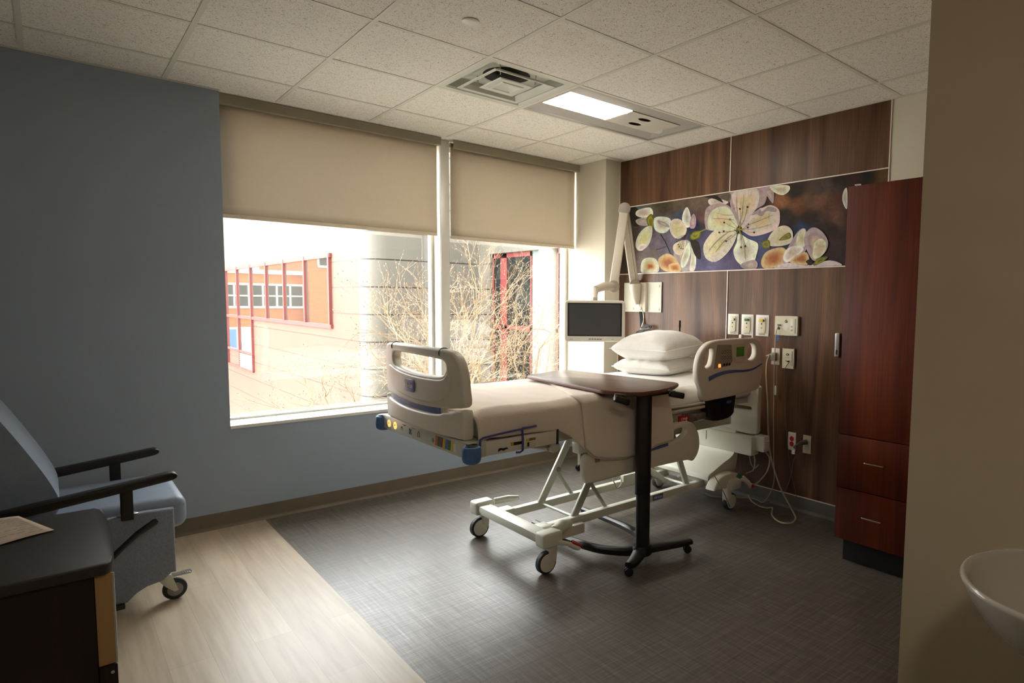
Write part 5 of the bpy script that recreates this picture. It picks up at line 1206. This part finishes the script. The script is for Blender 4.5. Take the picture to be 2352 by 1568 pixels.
# brick building seen in the mirrored glazing
M_brick = mat('orange_brick', (.72, .42, .22), .8)
v = coords(M_brick, (1, 1, 1), rot=(PI/2, 0, 0)); bk_ = N(M_brick, 'ShaderNodeTexBrick', Scale=1.0)
for k, val in (('Mortar Size', .006), ('Brick Width', .25), ('Row Height', .085)): bk_.inputs[k].default_value = val
bk_.inputs['Color1'].default_value = (*lin((.64, .34, .12)), 1); bk_.inputs['Color2'].default_value = (*lin((.57, .28, .09)), 1); bk_.inputs['Mortar'].default_value = (*lin((.55, .38, .22)), 1)
L(M_brick, v, bk_.inputs['Vector']); L(M_brick, bk_.outputs['Color'], bsdf(M_brick).inputs['Base Color'])
bb = thing('brick_building', 'orange brick building with white banded windows, seen mirrored in the office glazing', 'building', (0, 45, GZ))
BB = Matrix.Translation((0, -45, -GZ))
def Bb(mb, nm, m, par=bb, **k):
    bmesh.ops.transform(mb.bm, matrix=BB, verts=mb.bm.verts); return mb.build(nm, m, par, **k)
mb = MB(); mb.box(-2.6, 5.0, 45, 57, GZ, 3.15); mb.box(-12, -2.6, 44, 57, GZ, 6.8); Bb(mb, 'brick_walls', M_brick, smooth=False)
mb = MB(); mb.box(-2.6, 5.0, 44.9, 45.05, 3.05, 3.30); Bb(mb, 'parapet', M_white, smooth=False)
def bandwin(x0, x1, y, z0, z1, nx):
    mb = MB(); mb.box(x0, x1, y-.10, y-.02, z0-.12, z0); mb.box(x0, x1, y-.10, y-.02, z1, z1+.12); mb.box(x0, x1, y-.08, y-.02, (z0+z1)/2-.04, (z0+z1)/2+.04)
    for k in range(nx+1): xx = x0+(x1-x0)*k/nx; mb.box(xx-.04, xx+.04, y-.09, y-.02, z0, z1)
    w_ = Bb(mb, 'window', M_white, smooth=False); mb = MB(); mb.box(x0, x1, y-.03, y-.005, z0, z1); Bb(mb, 'pane', M_darkglass, w_, smooth=False)
bandwin(-2.5, 4.9, 45, .95, 2.3, 9); bandwin(-2.5, 4.9, 45, -3.2, -1.6, 6); bandwin(-7.5, -4.2, 44, .2, 1.7, 4); bandwin(-6.5, -3.2, 44, 3.7, 5.2, 4)
# blue and white road sign by the brick building
rs = thing('road_sign', 'blue and white sign on two posts, mirrored in the lower glazing', 'sign', (2.6, 38, GZ))
mb = MB(); mb.box(-1.2, 1.4, -.06, .06, 2.7, 4.5); mb.build('sign_board', M_white, rs, smooth=False)
mb = MB(); mb.box(.35, 1.4, -.08, -.06, 2.8, 4.4); mb.build('sign_panel', mat('sign_blue', (.25, .42, .78), .5), rs, smooth=False)
for xx in (-.9, 1.1): mb = MB(); mb.box(xx-.05, xx+.05, -.05, .05, 0, 2.7); mb.build('post', M_white, rs, smooth=False)
# ground
mb = MB(); mb.box(-60, 60, YW+.4, 120, GZ-.2, GZ)
tag(mb.build('ground', mottled('paving', (.76, .73, .68), (.72, .69, .64), 1, .9), smooth=False), kind='structure')
# evergreen behind the brick building
M_leaf = mottled('evergreen_foliage', (.22, .28, .12), (.35, .40, .20), 3, .9)
M_bark = mat('bark', (.42, .34, .26), .85)
random.seed(11)
for k, (tx_, ty_, th_) in enumerate(((-.6, 63, 13.0), (-9.5, 66, 13.0))):
    t = thing('evergreen_tree', ('taller', 'shorter')[k]+' green conifer behind the brick building, seen in the mirrored glazing', 'tree', (tx_, ty_, GZ), 0, 'evergreens behind the brick building')
    mb = MB(); mb.cyl((0, 0, 0), (0, 0, th_*.8), .25, 10, .06); mb.build('trunk', M_bark, t)
    mb = MB()
    for q_ in range(900):
        h_ = random.uniform(.2, 1); rr_ = (1-h_)*3.4+.5; a = random.uniform(0, 2*PI); r_ = rr_*math.sqrt(random.random()); p = Vector((r_*math.cos(a), r_*math.sin(a), h_*th_)); d_ = Vector((random.uniform(-1, 1), random.uniform(-1, 1), random.uniform(-.6, .4))).normalized()*.55; e_ = d_.orthogonal().normalized()*.22
        mb.quad(p-d_, p+e_, p+d_, p-e_)
    mb.build('foliage', M_leaf, t, smooth=False)

# ---- bare budding tree in the courtyard
M_twig = mottled('twig_bark', (.50, .43, .33), (.57, .49, .38), 6, .85)
M_bud = mat('pale_buds', (.58, .50, .43), .8)
def grow(label, base_, height, seed, spread, lean, maxd=8):
    random.seed(seed)
    t = thing('budding_tree', label, 'tree', base_)
    V, Fc = [], []; big = []; BV, BF = [], []
    def seg(p, q, r0, r1, n=4):
        a = (q-p); ln = a.length
        if ln < 1e-5: return
        a.normalize(); u = a.orthogonal().normalized(); w_ = a.cross(u); i = len(V)
        for (c, r) in ((p, r0), (q, r1)):
            for k in range(n): an = 2*PI*k/n; V.append(c+r*(math.cos(an)*u+math.sin(an)*w_))
        for k in range(n): Fc.append((i+k, i+(k+1) % n, i+n+(k+1) % n, i+n+k))
    def bud(p, d):
        i = len(BV); s_ = .016; u = d.orthogonal().normalized()*s_*.45; w_ = d.cross(u).normalized()*s_*.45
        BV.extend([p-d*s_*.3, p+u, p+w_, p-u, p-w_, p+d*s_*1.6])
        for k in range(4): BF.append((i, i+1+(k+1) % 4, i+1+k)); BF.append((i+5, i+1+k, i+1+(k+1) % 4))
    def br(p, d, ln, r, dep):
        n = 3 if dep < 4 else 2
        for k in range(n):
            d2 = (d+Vector((random.gauss(0, .16), random.gauss(0, .16), random.gauss(.05, .10)))).normalized()
            q = p+d2*ln/n; seg(p, q, r*(1-.3*k/n), r*(1-.3*(k+1)/n), 6 if dep < 3 else 3); p, d = q, d2
            if dep >= maxd-2 and random.random() < .5: bud(p, d)
            if dep >= 2 and k < n-1 and random.random() < (.75 if dep < 5 else .45) and dep < maxd:
                ax = d.orthogonal(); ax.rotate(Matrix.Rotation(random.uniform(0, 2*PI), 3, d)); d3 = (d*.6+ax.normalized()*.9).normalized(); br(p, d3, ln*random.uniform(.5, .7), r*.5, dep+1 if dep < maxd-1 else maxd)
        if dep >= maxd: bud(p, d); return
        for k in range(2 if dep else 5):
            ax = d.orthogonal(); ax.rotate(Matrix.Rotation(random.uniform(0, 2*PI)+k*PI, 3, d))
            sp_ = spread*(1.1 if dep < 2 else .85); d3 = (d+ax.normalized()*sp_*random.uniform(.6, 1.1)+Vector((0, 0, .12 if dep > 1 else .25))).normalized()
            br(p, d3, ln*random.uniform(.62, .82), r*.60, dep+1)
    br(Vector((0, 0, 0)), Vector(lean).normalized(), height*.27, height*.012, 0)
    me = bpy.data.meshes.new('branches'); me.from_pydata(V, [], Fc); link('branches', me, M_twig, t)
    me = bpy.data.meshes.new('buds'); me.from_pydata(BV, [], BF); o = link('buds', me, M_bud, t); o['kind'] = 'stuff'
    print('tree', len(Fc), 'faces')
    return t
grow('tall bare budding tree with pale twigs in front of the red framed windows', (6.7, 9.6, GZ), 8.3, 5, .80, (-.10, 0, 1))
grow('bare budding tree with a low spreading crown left of the window mullion', (4.7, 9.9, GZ), 5.8, 23, .9, (.05, 0, 1), 7)
grow('bare budding tree at the right edge of the window beside the column', (7.45, 8.7, GZ), 6.8, 41, .5, (.03, 0, 1), 7)

# ================================================================== LIGHT
wld = bpy.data.worlds.new('world'); scene.world = wld; wld.use_nodes = True; nt = wld.node_tree
# bright hazy overcast sky, a little warmer near the horizon
tcw = nt.nodes.new('ShaderNodeTexCoord'); sxw = nt.nodes.new('ShaderNodeSeparateXYZ'); rmw = nt.nodes.new('ShaderNodeValToRGB')
nt.links.new(tcw.outputs['Generated'], sxw.inputs[0]); nt.links.new(sxw.outputs[2], rmw.inputs[0])
rmw.color_ramp.elements[0].color = (1, .985, .955, 1); rmw.color_ramp.elements[1].color = (.92, .97, 1, 1)
bgn = nt.nodes['Background']; nt.links.new(rmw.outputs[0], bgn.inputs[0]); bgn.inputs[1].default_value = 7.5
sl = bpy.data.lights.new('sun', 'SUN'); sl.energy = .7; sl.angle = math.radians(1.0); sl.color = (1, .93, .84)
so = bpy.data.objects.new('sun', sl); COL.objects.link(so); so.rotation_euler = Vector((-.90, -.06, .62)).to_track_quat('Z', 'Y').to_euler(); so.location = (-10, 0, 10)

# camera
cd = bpy.data.cameras.new('camera'); cam = bpy.data.objects.new('camera', cd); COL.objects.link(cam)
cd.sensor_width = 36; cd.sensor_fit = 'HORIZONTAL'; cd.lens = FPX*36/2352
cd.shift_x = -(CX-1176)/2352; cd.shift_y = (CY-784)/2352; cd.clip_start = .02; cd.clip_end = 300
cam.matrix_world = Matrix(((RT.x, -DN.x, -F.x, 0), (RT.y, -DN.y, -F.y, 0), (RT.z, -DN.z, -F.z, CH), (0, 0, 0, 1)))
scene.camera = cam
scene.view_settings.view_transform = 'Standard'; scene.view_settings.look = 'None'; scene.view_settings.gamma = 1; scene.view_settings.use_curve_mapping = False
scene.view_settings.exposure = 1.1
